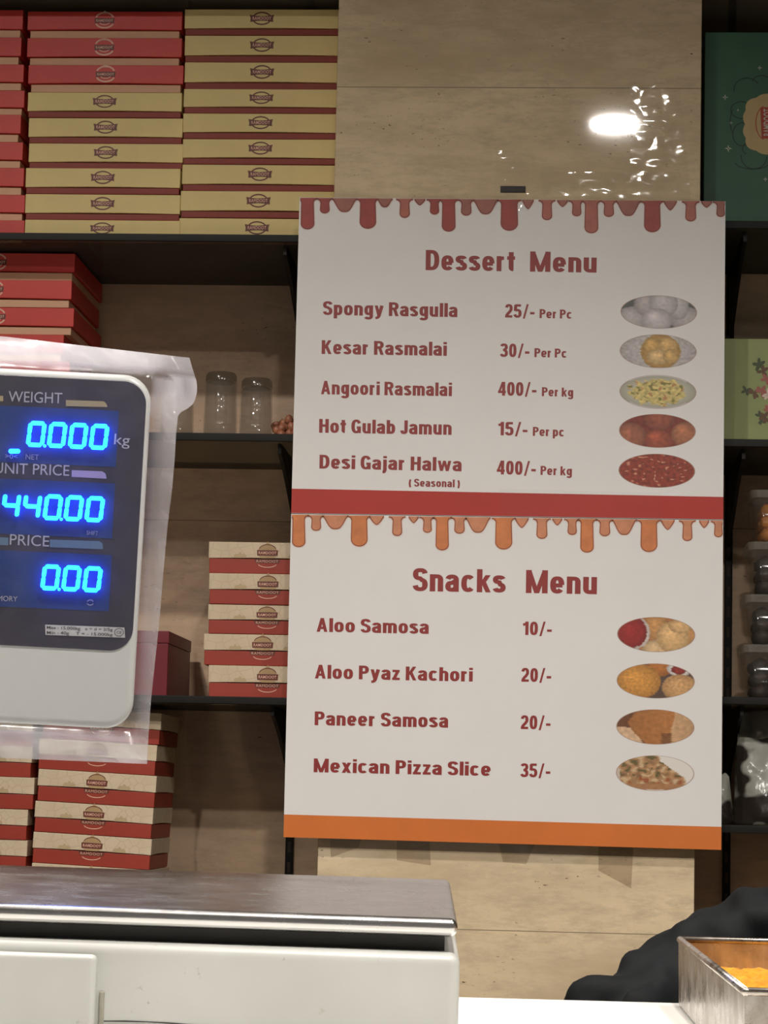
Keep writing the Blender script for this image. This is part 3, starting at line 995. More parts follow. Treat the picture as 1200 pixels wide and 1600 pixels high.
def logo_banner(w, cz, y):
    """ribbon badge with an oval behind it"""
    mb = MB()
    h = w * 0.30
    arc(mb, 0, cz + h * .05, w * .36, h * .78, 8, 172, w * .055, y, 0)
    arc(mb, 0, cz - h * .05, w * .36, h * .78, 188, 352, w * .055, y, 0)
    poly(mb, [(-w / 2, cz + h * .5), (-w * .40, cz + h * .44), (-w * .2, cz + h * .34), (0, cz + h * .30), (w * .2, cz + h * .34), (w * .40, cz + h * .44), (w / 2, cz + h * .5),
              (w * .46, cz), (w * .47, cz - h * .5), (w * .2, cz - h * .36), (0, cz - h * .32), (-w * .2, cz - h * .36), (-w * .47, cz - h * .5), (-w * .46, cz)], y - 0.0001, 0)
    put_text(mb, NAME, -w * .38, w * .38, -(cz - h * .21), -(cz - h * .21), h * .44, lambda a, b_: Vector((a, y - 0.0002, -b_)), 1, 0.02, 1.1)
    return mb


def logo_dome(w, cz, y, light=False):
    """badge with a domed roof over a name band and a curved underline"""
    mb = MB()
    h = w * 0.26
    d, t = (1, 1) if light else (0, 1)
    band = 0
    poly(mb, [(-w / 2, cz + h * .5), (w / 2, cz + h * .5), (w * .48, cz - h * .5), (-w * .48, cz - h * .5)], y - 0.0001, band)
    if light:
        arc(mb, 0, cz + h * .2, w * .46, w * .36, 20, 160, w * .085, y - 0.0001, 1)
        poly(mb, [(-w * .20, cz + h * 1.35), (0, cz + h * 2.0), (w * .20, cz + h * 1.35)], y - 0.0001, 1)
        arc(mb, 0, cz - h * .2, w * .46, w * .32, 200, 340, w * .085, y - 0.0001, 1)
        arc(mb, 0, cz - h * .2, w * .26, w * .16, 200, 340, w * .05, y - 0.0001, 1)
    else:
        poly(mb, [(-w * .46, cz + h * .55), (-w * .30, cz + h * 1.15), (-w * .08, cz + h * 1.65), (0, cz + h * 2.1), (w * .08, cz + h * 1.65), (w * .30, cz + h * 1.15), (w * .46, cz + h * .55)], y, 2)
        arc(mb, 0, cz + h * .5, w * .40, w * .26, 15, 165, w * .04, y - 0.0001, 0)
        poly(mb, [(-w * .42, cz - h * .55), (w * .42, cz - h * .55), (w * .28, cz - h * .95), (-w * .28, cz - h * .95)], y, 2)
    put_text(mb, NAME, -w * .42, w * .42, -(cz - h * .24), -(cz - h * .24), h * .5, lambda a, b_: Vector((a, y - 0.0002, -b_)), 1, 0.02, 1.1)
    return mb


def make_box(kind, w, h, d, split, group):
    """a shallow lidded card box, origin at the middle of its front bottom edge; split = share of the height the lid covers"""
    r = thing('sweet_box', '', 'box', group=group)
    hz = h * (1 - split)
    lidm, basem = {'cream': (M_CREAM, M_MAROON), 'red': (M_RED, M_PINK), 'pattern': (M_PATT, M_RED2)}[kind]
    inset = 0.0042 if kind == 'red' else 0.0012
    # lid: a skirted tray turned over, sides a touch bowed
    mb = MB()
    x, n = w / 2, 10
    ring_t, ring_b = [], []
    for (ax, ay, bx, by) in ((-x, 0, x, 0), (x, 0, x, d), (x, d, -x, d), (-x, d, -x, 0)):
        for i in range(n):
            t = i / n
            px, py = ax + (bx - ax) * t, ay + (by - ay) * t
            ring_t.append(Vector((px, py, h - 0.0003)))
            ring_b.append(Vector((px, py, hz + 0.0012 * math.sin(PI * t))))
    mb.prism(ring_b, ring_t)
    mb.build('lid', lidm, r, bevel=0.0008, seg=2)
    if kind == 'pattern':
        mb = MB().box(-x + inset, x - inset, inset, d - inset, 0.0003, hz - 0.0002)
    else:
        mb = MB().box(-x + inset, x - inset, inset, d - inset, 0.0003, hz - 0.0002)
    mb.build('box_base', basem, r, bevel=0.0008, seg=2)
    if kind == 'cream':
        logo_banner(0.0365, hz + (h - hz) * .52, -0.0003).build('printed_logo', [M_LOGO, M_LOGOT, M_GOLD], r, merge=False)
    elif kind == 'red':
        logo_dome(0.030, hz + (h - hz) * .50, -0.0003, True).build('printed_logo', [M_LOGO, M_LOGOT, M_GOLD], r, merge=False)
    else:
        mb = logo_dome(0.031, hz + (h - hz) * .36, -0.0003)
        for sx in (-1, 1):
            c = sx * 0.040
            z0 = hz + 0.001
            poly(mb, [(c - .009, z0), (c - .009, z0 + .004), (c - .006, z0 + .006), (c - .003, z0 + .0055), (c, z0 + .009), (c + .003, z0 + .0055), (c + .006, z0 + .006), (c + .009, z0 + .004), (c + .009, z0)], -0.0003, 3)
        mb.build('printed_logo', [M_LOGO, M_LOGOT, M_GOLD, mat('faded_tan_ink', (0.50, 0.38, 0.22), 0.6)], r, merge=False)
        mb = MB()
        zb = hz - 0.0035
        poly(mb, [(-.019, hz - .0003), (.019, hz - .0003), (.017, hz - .006), (-.017, hz - .006)], inset - 0.0002, 0)
        put_text(mb, NAME, -.016, .016, -(hz - .005), -(hz - .005), .0036, lambda a, b_: Vector((a, inset - 0.0004, -b_)), 1, 0.0, 1.1)
        arc(mb, 0, hz - .006, .014, .006, 200, 340, .0012, inset - 0.0003, 1)
        mb.build('base_print', [M_LOGO, M_LOGOT], r, merge=False)
    return r


PROTO = {}


def stack(kind, tops, lefts, width_px, group, labels, Y=Y_BOX, depth=0.235, roll=0.0, split=0.72, last=None, rolls=None, pxref=None, yaw=0.0):
    """boxes one on another; tops = heights of the lids in the picture, lefts = left edges"""
    key = (kind, width_px, split, depth)
    ysc = []
    xm = lefts[0] + width_px / 2
    w = P(xm + width_px / 2, tops[0], Y).x - P(xm - width_px / 2, tops[0], Y).x
    zs = [P((pxref or lefts[i] + width_px / 2), t, Y).z for i, t in enumerate(tops)]
    zs.append(P(xm, last, Y).z if last > 3 else last)
    hm = (zs[0] - zs[-1]) / len(tops)
    for i in range(len(tops)):
        if key not in PROTO:
            PROTO[key] = (make_box(kind, w, hm, depth, split, group), hm)
            r = PROTO[key][0]
        else:
            r = copy_thing(PROTO[key][0])
        h0 = PROTO[key][1]
        c = P(lefts[i] + width_px / 2, tops[i], Y)
        r.location = (c.x, Y + random.uniform(-.002, .003), zs[i + 1])
        r.scale = (1, 1, (zs[i] - zs[i + 1]) / h0)
        r.rotation_euler = (0, roll + (rolls[i] if rolls else 0), yaw + random.uniform(-.006, .006))
        r['label'] = labels[i]
        r['group'] = group


rw = 241.7
g = 'cream lidded sweet boxes on the top shelf'
stack('cream', [14.4, 55, 97, 139.5, 177.8, 217.8, 257.4, 298.8, 341], [288.8, 288.8, 289, 288, 287, 286.6, 285.7, 283.5, 281], rw, g,
      ['cream lidded sweet box, %s from top in the stack beside the pillar' % ORD[i] if i else 'cream lidded sweet box, topmost of the stack beside the pillar' for i in range(9)],
      split=0.75, last=Lz['a'][0])
stack('cream', [144, 183.6, 223.6, 263, 303.7, 344], [43, 44, 44.5, 40.5, 40, 39.5], rw, g,
      ['cream lidded sweet box, %s one below the three red boxes' % (ORD[i] if i else 'first') for i in range(6)], split=0.75, last=Lz['a'][0])
c0 = P(160, 144, Y_BOX).z
stack('red', [17.4, 59, 102], [43, 42.5, 45], rw, 'red lidded sweet boxes', ['red lidded sweet box, %s of the three red ones lying on cream boxes' % w for w in ('topmost', 'middle', 'lowest')], split=0.70, last=144)
stack('red', [14.7, 58, 100, 140, 178.6, 221, 261, 303, 343], [37 - rw, 34.5 - rw, 38 - rw, 38.5 - rw, 33.5 - rw, 36 - rw, 37.5 - rw, 38.5 - rw, 38 - rw], rw, 'red lidded sweet boxes',
      ['red lidded sweet box at the left edge, top shelf, ' + (ORD[i] + ' from the top' if i else 'topmost') for i in range(9)], split=0.70, last=Lz['a'][0])
stack('red', [395.3, 437.3, 479.6, 521.3, 563, 605, 647], [117 - rw, 112 - rw, 114.5 - rw, 98.5 - rw, 108 - rw, 112 - rw, 110 - rw], rw, 'red lidded sweet boxes',
      ['red lidded sweet box behind the bagged display, ' + (ORD[i] + ' from the top' if i else 'topmost') for i in range(7)], split=0.70, last=Lz['b'][0], Y=0.095)
pw = 184
stack('pattern', [847.3, 896.6, 945.2, 991.2, 1040.5], [326.4, 327.3, 325.5, 318.5, 326.5], pw, 'patterned cream and red sweet boxes',
      ['patterned cream and red box beside the menu board, ' + (ORD[i] + ' from the top' if i else 'topmost') for i in range(5)], split=0.53, last=Lz['c'][0], depth=0.185)
stack('pattern', [1109, 1158.5, 1206.5, 1256.5, 1305, 1353.5], [67, 60, 59, 54, 51, 49], pw, 'patterned cream and red sweet boxes',
      ['patterned cream and red box in the tilting stack, ' + (ORD[i] + ' from the top' if i else 'topmost') for i in range(6)],
      split=0.53, last=1401, roll=0.040, depth=0.185, Y=0.075)
stack('pattern', [1115, 1163.6, 1212, 1262, 1310, 1358], [52 - pw, 50 - pw, 54 - pw, 43.5 - pw, 42 - pw, 42 - pw], pw, 'patterned cream and red sweet boxes',
      ['patterned cream and red box at the lower left edge, ' + (ORD[i] + ' from the top' if i else 'topmost') for i in range(6)],
      split=0.53, last=Lz['d'][0], roll=0.010, depth=0.185, Y=0.08)

# crimson box on the third shelf
M_CRIM = mat('crimson_card', (0.16, 0.005, 0.016), 0.45, var=0.08)
cx1 = P(262, 1040, 0.07).x
r = thing('gift_box', 'plain crimson box on the shelf left of the patterned stack', 'box', (cx1 - 0.11, 0.07, Lz['c'][0]))
zt = P(262, 986, 0.07).z
MB().box(cx1 - 0.22, cx1, 0.07, 0.30, Lz['c'][0], zt - 0.018).build('box_base', M_CRIM, r, bevel=0.001)
MB().box(cx1 - 0.221, cx1 + 0.001, 0.069, 0.301, zt - 0.0178, zt).build('lid', M_CRIM, r, bevel=0.001)

# ------------------------------------------------------------------ tumblers and packet on the second shelf
M_GLASS = film_mat('tumbler_glass', (0.34, 0.30, 0.25), haze=0.16, gloss=0.07, rough=0.07)
M_GBASE = film_mat('thick_tumbler_glass', (0.10, 0.085, 0.065), haze=0.38, gloss=0.07, rough=0.10)


def tumbler(px, ytop, wpx, Y, label):
    c = P(px, 676, Y)
    z0 = Lz['b'][0]
    h = P(px, ytop, Y).z - z0
    rb = wpx / 2 / FOCAL * (Y + CAM_D)
    rt = rb * 0.90
    t = 0.0018
    rk = lambda u: rb + (rt - rb) * u
    prof = [(rb - t, 0.0), (rb, 0.0008), (rk(.35), h * .35), (rk(.7), h * .7), (rk(.85), h - 0.013)]
    base = [(rk(.85), h - 0.013), (rt, h - 0.004), (rt - 0.003, h), (0.0001, h)]
    under = [(0.0001, h - 0.012), (rt - 0.006, h - 0.012), (rk(.85) - t, h - 0.0155)]
    inner = [(rk(.85) - t, h - 0.0155), (rk(.5) - t, h * .5), (rb - t, 0.0)]
    o = MB().lathe(prof, (0, 0, 0), 40).lathe(base, (0, 0, 0), 40, 1).lathe(under, (0, 0, 0), 40, 1).lathe(inner, (0, 0, 0), 40).build('glass_tumbler', [M_GLASS, M_GBASE])
    o.location = (c.x, Y, z0)
    return tag(o, label, 'glass', 'upturned glass tumblers')


tumbler(343.5, 583, 54, 0.075, 'tall upturned clear glass tumbler, middle of the three on the shelf')
tumbler(399.5, 592.5, 54, 0.085, 'upturned clear glass tumbler nearest the menu board')
tumbler(276, 590, 54, 0.085, 'upturned clear glass tumbler half behind the plastic bag')
r = thing('snack_packet', 'small clear packet of reddish brown pieces on the glass shelf by the board', 'packet', P(452, 676, 0.10))
r.location.z = Lz['b'][0]
M_NUT = mat('reddish_brown_snack', (0.42, 0.16, 0.085), 0.4, var=0.45, scale=60)
mb = MB()
bc = P(455, 676, 0.10)
for i in range(46):
    a = random.uniform(0, 2 * PI); rr = 0.024 * math.sqrt(random.random())
    z = random.uniform(0.006, 0.036)
    mb.ball((bc.x + rr * math.cos(a), 0.10 + rr * math.sin(a), Lz['b'][0] + z * (1 - rr * 9)), random.uniform(.0045, .0075), 5, 0, (1, 1, random.uniform(.7, 1.2)), .4)
o = mb.build('snack_pieces', M_NUT, r, merge=False); o['kind'] = 'stuff'
mb = MB().ball((bc.x, 0.10, Lz['b'][0] + 0.0205), 0.032, 12, 0, (1.02, 1.0, 0.62), .25)
mb.build('wrapper', M_CLEAR, r)

# ------------------------------------------------------------------ right shelves
M_GREEN = mat('dark_green_card', (0.032, 0.115, 0.062), 0.5, var=0.18, scale=7)
M_GREENS = mat('deep_green_ink', (0.008, 0.030, 0.018), 0.5)
M_LGREEN = mat('light_green_card', (0.27, 0.31, 0.12), 0.55, var=0.10, scale=9)
M_PLAQ = mat('cream_label_ink', (0.50, 0.37, 0.17), 0.5, var=0.06)
M_REDINK = mat('red_label_ink', (0.40, 0.05, 0.02), 0.5)
M_WINK = mat('white_ink', (0.55, 0.52, 0.44), 0.5)
Yg = 0.060
bx0 = P(1100, 200, Yg).x
bz1 = P(1150, 50, Yg).z
bz0 = Rz['a'][0]
r = thing('gift_box', 'large dark green gift box with a scalloped cream label, on its edge by the pillar', 'box', ((bx0 + bx0 + .27) / 2, Yg, bz0))
MB().box(bx0, bx0 + 0.27, Yg, Yg + 0.07, bz0, bz1).build('carton', M_GREEN, r, bevel=0.0015)
mb = MB()
fnp = on_plane(Yg - 0.0004)
fnq = on_plane(Yg - 0.0002)
fnr = on_plane(Yg - 0.0006)
cxp, cyp = 1226, 194


def px_poly(mb, pts, fn, mi):
    mb.add([fn(x, y) for x, y in pts], [tuple(range(len(pts)))], mi)


pts = []
for i in range(160):
    a = 2 * PI * i / 160
    k = 1 + 0.05 * abs(math.sin(a * 7))
    sq = (abs(math.cos(a)) ** 3.5 + abs(math.sin(a)) ** 3.5) ** (-1 / 3.5)
    pts.append((cxp + 62 * k * sq * math.cos(a), cyp + 46 * k * sq * math.sin(a)))
px_poly(mb, pts, fnp, 0)
px_poly(mb, [(1188, 168), (1262, 164), (1262, 222), (1190, 216)], fnr, 1)
vs, fs = text_geo(NAME, 0.02, 1.1)
mb.add([P(1206 - b_ * 13, 212 - a * 42, Yg - 0.0008) for a, b_ in vs], fs, 2)


def px_arc(mb, cx, cy, rx, ry, a0, a1, w, fn, mi, n=24):
    vs, fs = [], []
    for i in range(n + 1):
        a = math.radians(a0 + (a1 - a0) * i / n)
        for s in (1, -1):
            vs.append(fn(cx + (rx + s * w / 2) * math.cos(a), cy + (ry + s * w / 2) * math.sin(a)))
    for i in range(n):
        fs.append((2 * i, 2 * i + 1, 2 * i + 3, 2 * i + 2))
    mb.add(vs, fs, mi)


px_arc(mb, 1196, 192, 15, 26, 100, 260, 1.4, fnr, 1)
for cx, cy, rx, ry, a0, a1 in ((1167, 140, 20, 18, 170, 330), (1158, 172, 16, 13, 60, 300), (1160, 210, 15, 18, 60, 290), (1178, 245, 20, 19, 0, 190), (1172, 232, 12, 10, 120, 350), (1150, 190, 9, 22, 120, 240),
                               (1190, 128, 14, 10, 180, 360), (1176, 252, 28, 12, 20, 170)):
    px_arc(mb, cx, cy, rx, ry, a0, a1, 1.6, fnq, 3)
for cx, cy, s in ((1133, 152, 5), (1142, 192, 3), (1138, 232, 6), (1187, 106, 4), (1153, 172, 2.5), (1196, 280, 4)):
    for k in range(4):
        a = PI / 2 * k
        px_poly(mb, [(cx + s * .25 * math.cos(a + .8), cy + s * .25 * math.sin(a + .8)), (cx + s * math.cos(a), cy + s * math.sin(a)), (cx + s * .25 * math.cos(a - .8), cy + s * .25 * math.sin(a - .8))], fnq, 2)
mb.build('printed_label', [M_PLAQ, M_REDINK, M_WINK, M_GREENS], r, merge=False)

Yl = 0.050
lx0 = P(1113, 600, Yl).x
lx0 = max(lx0, RX0 + 0.002)
lz1, lz0 = P(1165, 529, Yl).z, Rz['b'][0]
r = thing('gift_box', 'light green gift box printed with flowers on the middle right shelf', 'box', (lx0 + .13, Yl, lz0))
MB().box(lx0, lx0 + 0.26, Yl, Yl + 0.22, lz0, lz1).build('carton', M_LGREEN, r, bevel=0.0015)
mb = MB()
rr = random.Random(5)
for cx, cy, s, mi in ((1186, 570, 10, 0), (1192, 580, 9, 1), (1198, 592, 9, 2), (1166, 610, 8, 0), (1178, 614, 9, 1), (1190, 612, 10, 2), (1200, 616, 9, 3), (1188, 650, 8, 0), (1195, 652, 9, 1), (1204, 640, 10, 2), (1212, 622, 14, 3), (1190, 658, 6, 0), (1215, 590, 12, 2),
                      (1230, 575, 12, 0), (1240, 610, 14, 1), (1235, 640, 12, 0)):
    for k in range(5):
        a = 2 * PI * k / 5 + rr.random()
        x, y = cx + s * .55 * math.cos(a), cy + s * .55 * math.sin(a)
        e1, e2 = s * .55, s * .28
        pts = []
        for i in range(10):
            t = 2 * PI * i / 10
            u, w2 = e1 * math.cos(t), e2 * math.sin(t)
            pts.append((x + u * math.cos(a) - w2 * math.sin(a), y + u * math.sin(a) + w2 * math.cos(a)))
        px_poly(mb, pts, on_plane(Yl - 0.0003 - 0.00002 * k - mi * .0001), mi)
mb.build('printed_flowers', [mat('leaf_green_ink', (0.045, 0.065, 0.018), 0.5), mat('brown_leaf_ink', (0.12, 0.055, 0.02), 0.5), mat('rose_ink', (0.34, 0.10, 0.075), 0.5), mat('pale_petal_ink', (0.62, 0.50, 0.42), 0.5)], r, merge=False)

# clear tubs with dark sweets
M_TUB = film_mat('clear_tub_plastic', (0.62, 0.60, 0.54), haze=0.10, gloss=0.08, rough=0.1)
M_RIM = film_mat('frosted_tub_rim', (0.70, 0.66, 0.58), haze=0.34, gloss=0.08, rough=0.15)
M_DARKC = mat('dark_brown_biscuit', (0.030, 0.018, 0.011), 0.6, var=0.5, scale=40)
M_ORANGEC = mat('orange_biscuit', (0.62, 0.24, 0.045), 0.5, var=0.4, scale=50)
ty = [772, 852, 933, 1010, Rz['c'][0]]
for i in range(4):
    Yt = 0.16
    z1 = P(1190, ty[i], Yt).z
    z0 = P(1190, ty[i + 1], Yt).z if i < 3 else Rz['c'][0]
    xc = P(1181 - i * 4, 900, 0.09).x + 0.055
    lab = ['clear plastic tub of orange sweets on top of the dark tubs', 'clear tub of dark sweets, just below the orange one', 'clear tub of dark sweets, second from the bottom of the stack', 'clear tub of dark sweets, lowest of the stack on the shelf'][i]
    t = thing('plastic_tub', lab, 'tub', (xc, Yt, z0), group='stacked clear sweet tubs')

    def ring(hw, z):
        return [Vector((xc + a, Yt + b_, z)) for a, b_ in rrect(-hw, hw, -hw, hw, 0.014, 4)]
    mb = MB()
    hgt = z1 - z0
    mb.prism(ring(0.050, z0), ring(0.058, z1 - 0.012), smooth=True)
    mb.build('tub_body', M_TUB, t)
    mb = MB().prism(ring(0.0615, z1 - 0.012), ring(0.0615, z1 - 0.001), smooth=False)
    mb.build('tub_lid', M_RIM, t)
    mb = MB()
    for a in range(4):
        for b_ in range(4):
            for c in range(3):
                mb.ball((xc - .034 + a * .0225, Yt - .034 + b_ * .0225, z0 + .012 + c * (hgt - .024) / 3), .0125, 6, 0, (1, 1, .85), .35)
    o = mb.build('sweets', M_ORANGEC if i == 0 else M_DARKC, t, merge=False)
    o['kind'] = 'stuff'

# white packets on the lowest right shelf
M_POUCH = mat('white_glossy_pouch', (0.55, 0.55, 0.50), 0.22, var=0.10, scale=30, bump=0.3)
M_POUCHB = mat('black_pouch_print', (0.02, 0.018, 0.015), 0.25, var=0.2)
m, nt, b = new_mat('printed_pouch')
v = coords(nt)
f = ramp(nt, noise_tex(nt, v, 14, 2, 0.4), [(0.44, (0, 0, 0)), (0.47, (1, 1, 1))])
nt.links.new(mix_col(nt, f, (0.035, 0.028, 0.024), (0.42, 0.42, 0.37)), b.inputs['Base Color'])
b.inputs['Roughness'].default_value = 0.2
M_POUCHP = m


def pouch(px0, px1, ytop, Y, lean, m, label, seed, z0, dep=0.05):
    x0, x1 = P(px0, 1200, Y).x, P(px1, 1200, Y).x
    zt = P((px0 + px1) / 2, ytop, Y).z
    vs, fs = [], []
    nx, nz = 26, 26
    for side in (-1, 1):
        for j in range(nz + 1):
            t = j / nz
            for i in range(nx + 1):
                s = i / nx
                bul = (1 - abs(2 * s - 1) ** 2.5) * (1 - t ** 3) * (0.35 + 0.65 * min(1, t * 6 + .3)) * dep / 2
                x = x0 + (x1 - x0) * s
                z = z0 + (zt - z0) * t + (0.004 * math.sin(s * 9 + seed) * t)
                k = noise.noise(Vector((x * 45, z * 30, seed + side))) * .006 + noise.noise(Vector((x * 110 + z * 90, z * 50, seed + side * 4))) * .003
                edge = (1 - abs(2 * s - 1) ** 6) * (1 - t ** 6)
                vs.append((x + lean * t * .03, Y + side * (bul + 0.001) + k * edge + lean * t * 0.02 + dep / 2, max(z, z0 + 0.0005)))
    n0 = (nx + 1) * (nz + 1)
    for sd in range(2):
        for j in range(nz):
            for i in range(nx):
                a = sd * n0 + j * (nx + 1) + i
                f = (a, a + 1, a + nx + 2, a + nx + 1)
                fs.append(f if sd == 0 else f[::-1])
    edge = [i for i in range(nx + 1)] + [j * (nx + 1) + nx for j in range(1, nz + 1)] + [nz * (nx + 1) + i for i in range(nx - 1, -1, -1)] + [j * (nx + 1) for j in range(nz - 1, 0, -1)]
    for a, b_ in zip(edge, edge[1:] + edge[:1]):
        fs.append((a, a + n0, b_ + n0, b_))
    return tag(MB().add(vs, fs, 0, True).build('snack_pouch', m), label, 'packet', 'glossy snack packets')


pouch(1148, 1260, 1150, 0.085, 0.2, M_POUCHP, 'glossy white and black snack packet standing in front on the lowest right shelf', 2.0, Rz['d'][0])
pouch(1118, 1150, 1212, 0.11, -0.3, M_POUCHP, 'smaller dark snack packet half behind the menu board edge', 7.0, Rz['d'][0], 0.035)
pouch(1150, 1250, 1110, 0.21, 0.0, M_POUCH, 'pale grey pouch standing behind the glossy snack packet', 4.0, Rz['d'][0], 0.06)

# ------------------------------------------------------------------ counter
CT = P(900, 1562.5, CAM_P.y + 1.75).z
M_TOP = mat('white_counter_top', (0.80, 0.80, 0.77), 0.22, var=0.015, scale=8)
M_CNT = mat('counter_laminate', (0.30, 0.17, 0.09), 0.4, var=0.15, scale=5)
yn, yf = CAM_P.y + 0.80, CAM_P.y + 1.75
r = thing('service_counter', 'white topped service counter in front of the shelves', 'counter', (0, (yn + yf) / 2, 0))
MB().box(-1.3, 1.3, yn, yf, CT - 0.03, CT).build('counter_top', M_TOP, r, bevel=0.003)
MB().box(-1.28, 1.28, yn + 0.03, yf - 0.03, 0, CT - 0.0302).build('counter_cabinet', M_CNT, r)

# ------------------------------------------------------------------ weighing scale
M_STEEL, nt, b = new_mat('brushed_steel')
b.inputs['Metallic'].default_value = 1.0
sv = coords(nt, (0.6, 22.0, 22.0))
nt.links.new(ramp(nt, noise_tex(nt, sv, 30, 4), [(0.3, (0.50, 0.49, 0.48)), (0.7, (0.64, 0.63, 0.62))]), b.inputs['Base Color'])
nt.links.new(ramp(nt, noise_tex(nt, coords(nt), 35, 5), [(0.35, (0.22, 0.22, 0.22)), (0.7, (0.30, 0.30, 0.30))]), b.inputs['Roughness'])
m, nt, b = new_mat('worn_white_plastic')
v = coords(nt)
f1 = ramp(nt, noise_tex(nt, v, 60, 6, 0.7), [(0.66, (0, 0, 0)), (0.74, (1, 1, 1))])
f2 = ramp(nt, noise_tex(nt, v, 9, 3), [(0.35, (0.45, 0.455, 0.43)), (0.7, (0.52, 0.525, 0.50))])
nt.links.new(mix_col(nt, f1, f2, (0.28, 0.26, 0.21)), b.inputs['Base Color'])
b.inputs['Roughness'].default_value = 0.38
M_PLAST = m
M_DARK = mat('dark_cavity_plastic', (0.02, 0.018, 0.016), 0.7, var=0.2)
M_HOUSE = mat('ivory_white_plastic', (0.43, 0.44, 0.43), 0.35, var=0.02, scale=8)
M_PANEL = mat('smoked_dark_panel', (0.022, 0.020, 0.034), 0.25, var=0.15)
M_WIN = mat('blue_display_window', (0.006, 0.024, 0.115), 0.6, var=0.05, spec=0.1)
M_SEG = emit_mat('lit_cyan_segment', (0.0028, 0.13, 1.0), 13.0)
M_PRT = mat('grey_panel_print', (0.24, 0.24, 0.29), 0.4, var=0.05)
M_OLIVE = mat('olive_panel_print', (0.22, 0.18, 0.10), 0.4, var=0.05)
M_LILAC = mat('lilac_panel_print', (0.20, 0.17, 0.33), 0.4, var=0.05)
M_TEAL = mat('teal_panel_print', (0.055, 0.10, 0.16), 0.4, var=0.05)
M_STICK = mat('silver_sticker', (0.36, 0.36, 0.37), 0.4, var=0.05)
M_INK = mat('black_ink', (0.02, 0.02, 0.02), 0.5)

YS = CAM_P.y + 1.25               # front of the platter
PD, PW = 0.27, 0.34
ptf = P(360, 1424, YS)
ptb = P(360, 1363, YS + PD)
tilt = math.atan2(ptb.z - ptf.z, PD)
xr = P(716, 1440, YS).x
root = thing('weighing_scale', 'white electronic weighing scale with steel platter and lit blue digits', 'weighing scale', (xr - PW / 2, YS + 0.15, CT), (tilt, 0.010, 0.052))
RW = world_of(root)
RI = RW.inverted()


def L2W(x, y, z):
    return RW @ Vector((x, y, z))


# platter heights in the scale's own frame
zpt = (RI @ P(360, 1424, YS)).z
ypf = (RI @ P(360, 1440, YS)).y
xpr = (RI @ P(716, 1435, YS)).x
lip = 0.0092
mb = MB().box(xpr - PW, xpr, ypf, ypf + PD, zpt - lip, zpt, M=RW)
mb.build('platter', M_STEEL, root, bevel=0.0042, seg=5)
zbt = zpt - lip - 0.0072           # top of the body below the gap
hb = 0.003
mb = MB().box(xpr - PW + 0.004, xpr - 0.006, ypf + 0.008, ypf + PD - 0.008, zbt - 0.002, zpt - lip + 0.002, M=RW)
mb.build('load_frame', M_DARK, root)
mb = MB().box(xpr - PW - 0.004, xpr + 0.0015, ypf - 0.007, ypf + PD + 0.02, 0.020, zbt, M=RW)
mb.build('body', M_PLAST, root, bevel=0.0055, seg=5)
# keypad block on the front, its slot and seam
yfb = ypf - 0.007
a = RI @ P(152, 1492, YS - 0.012)
mb = MB().box(xpr - PW + 0.02, a.x, yfb - 0.006, yfb + 0.004, 0.021, a.z, M=RW)
mb.build('front_panel', M_PLAST, root, bevel=0.003, seg=4)
s0 = RI @ P(153, 1550, YS - 0.012); s1 = RI @ P(160, 1560, YS - 0.012)
mb = MB().box(s0.x + .0004, s1.x + .0006, yfb - 0.0012, yfb + 0.002, 0.021, s0.z, M=RW)
mb.build('groove_strip', mat('grey_slot_strip', (0.26, 0.25, 0.20), 0.7, var=0.2), root, bevel=0.0006)  # grey strip along the slot beside the front panel
mb = MB()
l0 = RI @ P(163, 1595, YS - 0.007)
pts = []
for i in range(30):
    pts.append(L2W(l0.x + i * .0105, yfb - 0.0002, l0.z + 0.0004 * math.sin(i * .9) - i * .00003))
mb.tube(pts, [0.00035 * (0.6 + .5 * abs(math.sin(i * 1.7))) for i in range(30)], 5)
mb.build('case_seam', M_INK, root)
for sx in (-1, 1):
    for (yy, hh) in ((0.02, 0.0), (PD, 0.0)):
        cx = xpr - PW / 2 + sx * 0.13
        pt = L2W(cx, ypf + yy, 0.022)
        MB().lathe([(0.0001, CT - pt.z), (0.011, CT - pt.z), (0.013, CT - pt.z + .002), (0.013, 0.0), (0.0001, 0.0)], pt, 20).build('foot', M_DARK, root)

# pole and display
YD = CAM_P.y + 1.52               # front of the display
pc = P(-45, 1126, YD + 0.028)
pb = RW @ Vector(((RI @ pc).x, min((RI @ pc).y, ypf + PD + .0085), zbt - 0.002))
MB().tube([pb, pc + Vector((0, 0, 0.02))], 0.0105, 20).build('pole', M_HOUSE, root)


def dquad(x, y, cx=-45, cy=850, k=0.058, kx=0.052):
    """display frame: square coordinates about its centre to picture coordinates (the head leans a little)"""
    return (cx + x - (y) * k, cy + y + x * kx)


def dP(x, y, Y):
    return P(*dquad(x, y), Y)


hx, hy = 268, 277
outl = rrect(-hx, hx, -hy, hy, 44, 8)
mb = MB()
mb.prism([dP(x, y, YD) for x, y in outl], [dP(x * .97, y * .97, YD + 0.046) for x, y in outl])
hs = mb.build('display_housing', M_HOUSE, root, bevel=0.005, seg=4)
outl = rrect(-260, 260, -266, 155, 36, 8)
mb = MB()
mb.prism([dP(x, y, YD - 0.0008) for x, y in outl], [dP(x, y, YD + 0.002) for x, y in outl])
pn = mb.build('display_panel', M_PANEL, hs, bevel=0.0004, seg=1)
e = YD - 0.0008


def win(x0, x1, y0, y1):
    """display window, given by its corners in the picture"""
    sl = 0.045
    q = [(x0, y0 + sl * (x0 - 100)), (x1, y0 + sl * (x1 - 100)), (x1 - 5, y1 + sl * (x1 - 100)), (x0 - 5, y1 + sl * (x0 - 100))]
    mb = MB()
    mb.prism([P(x, y, e - 0.0003) for x, y in q], [P(x, y, e + 0.0005) for x, y in q])
    mb.build('display_window', M_WIN, hs)


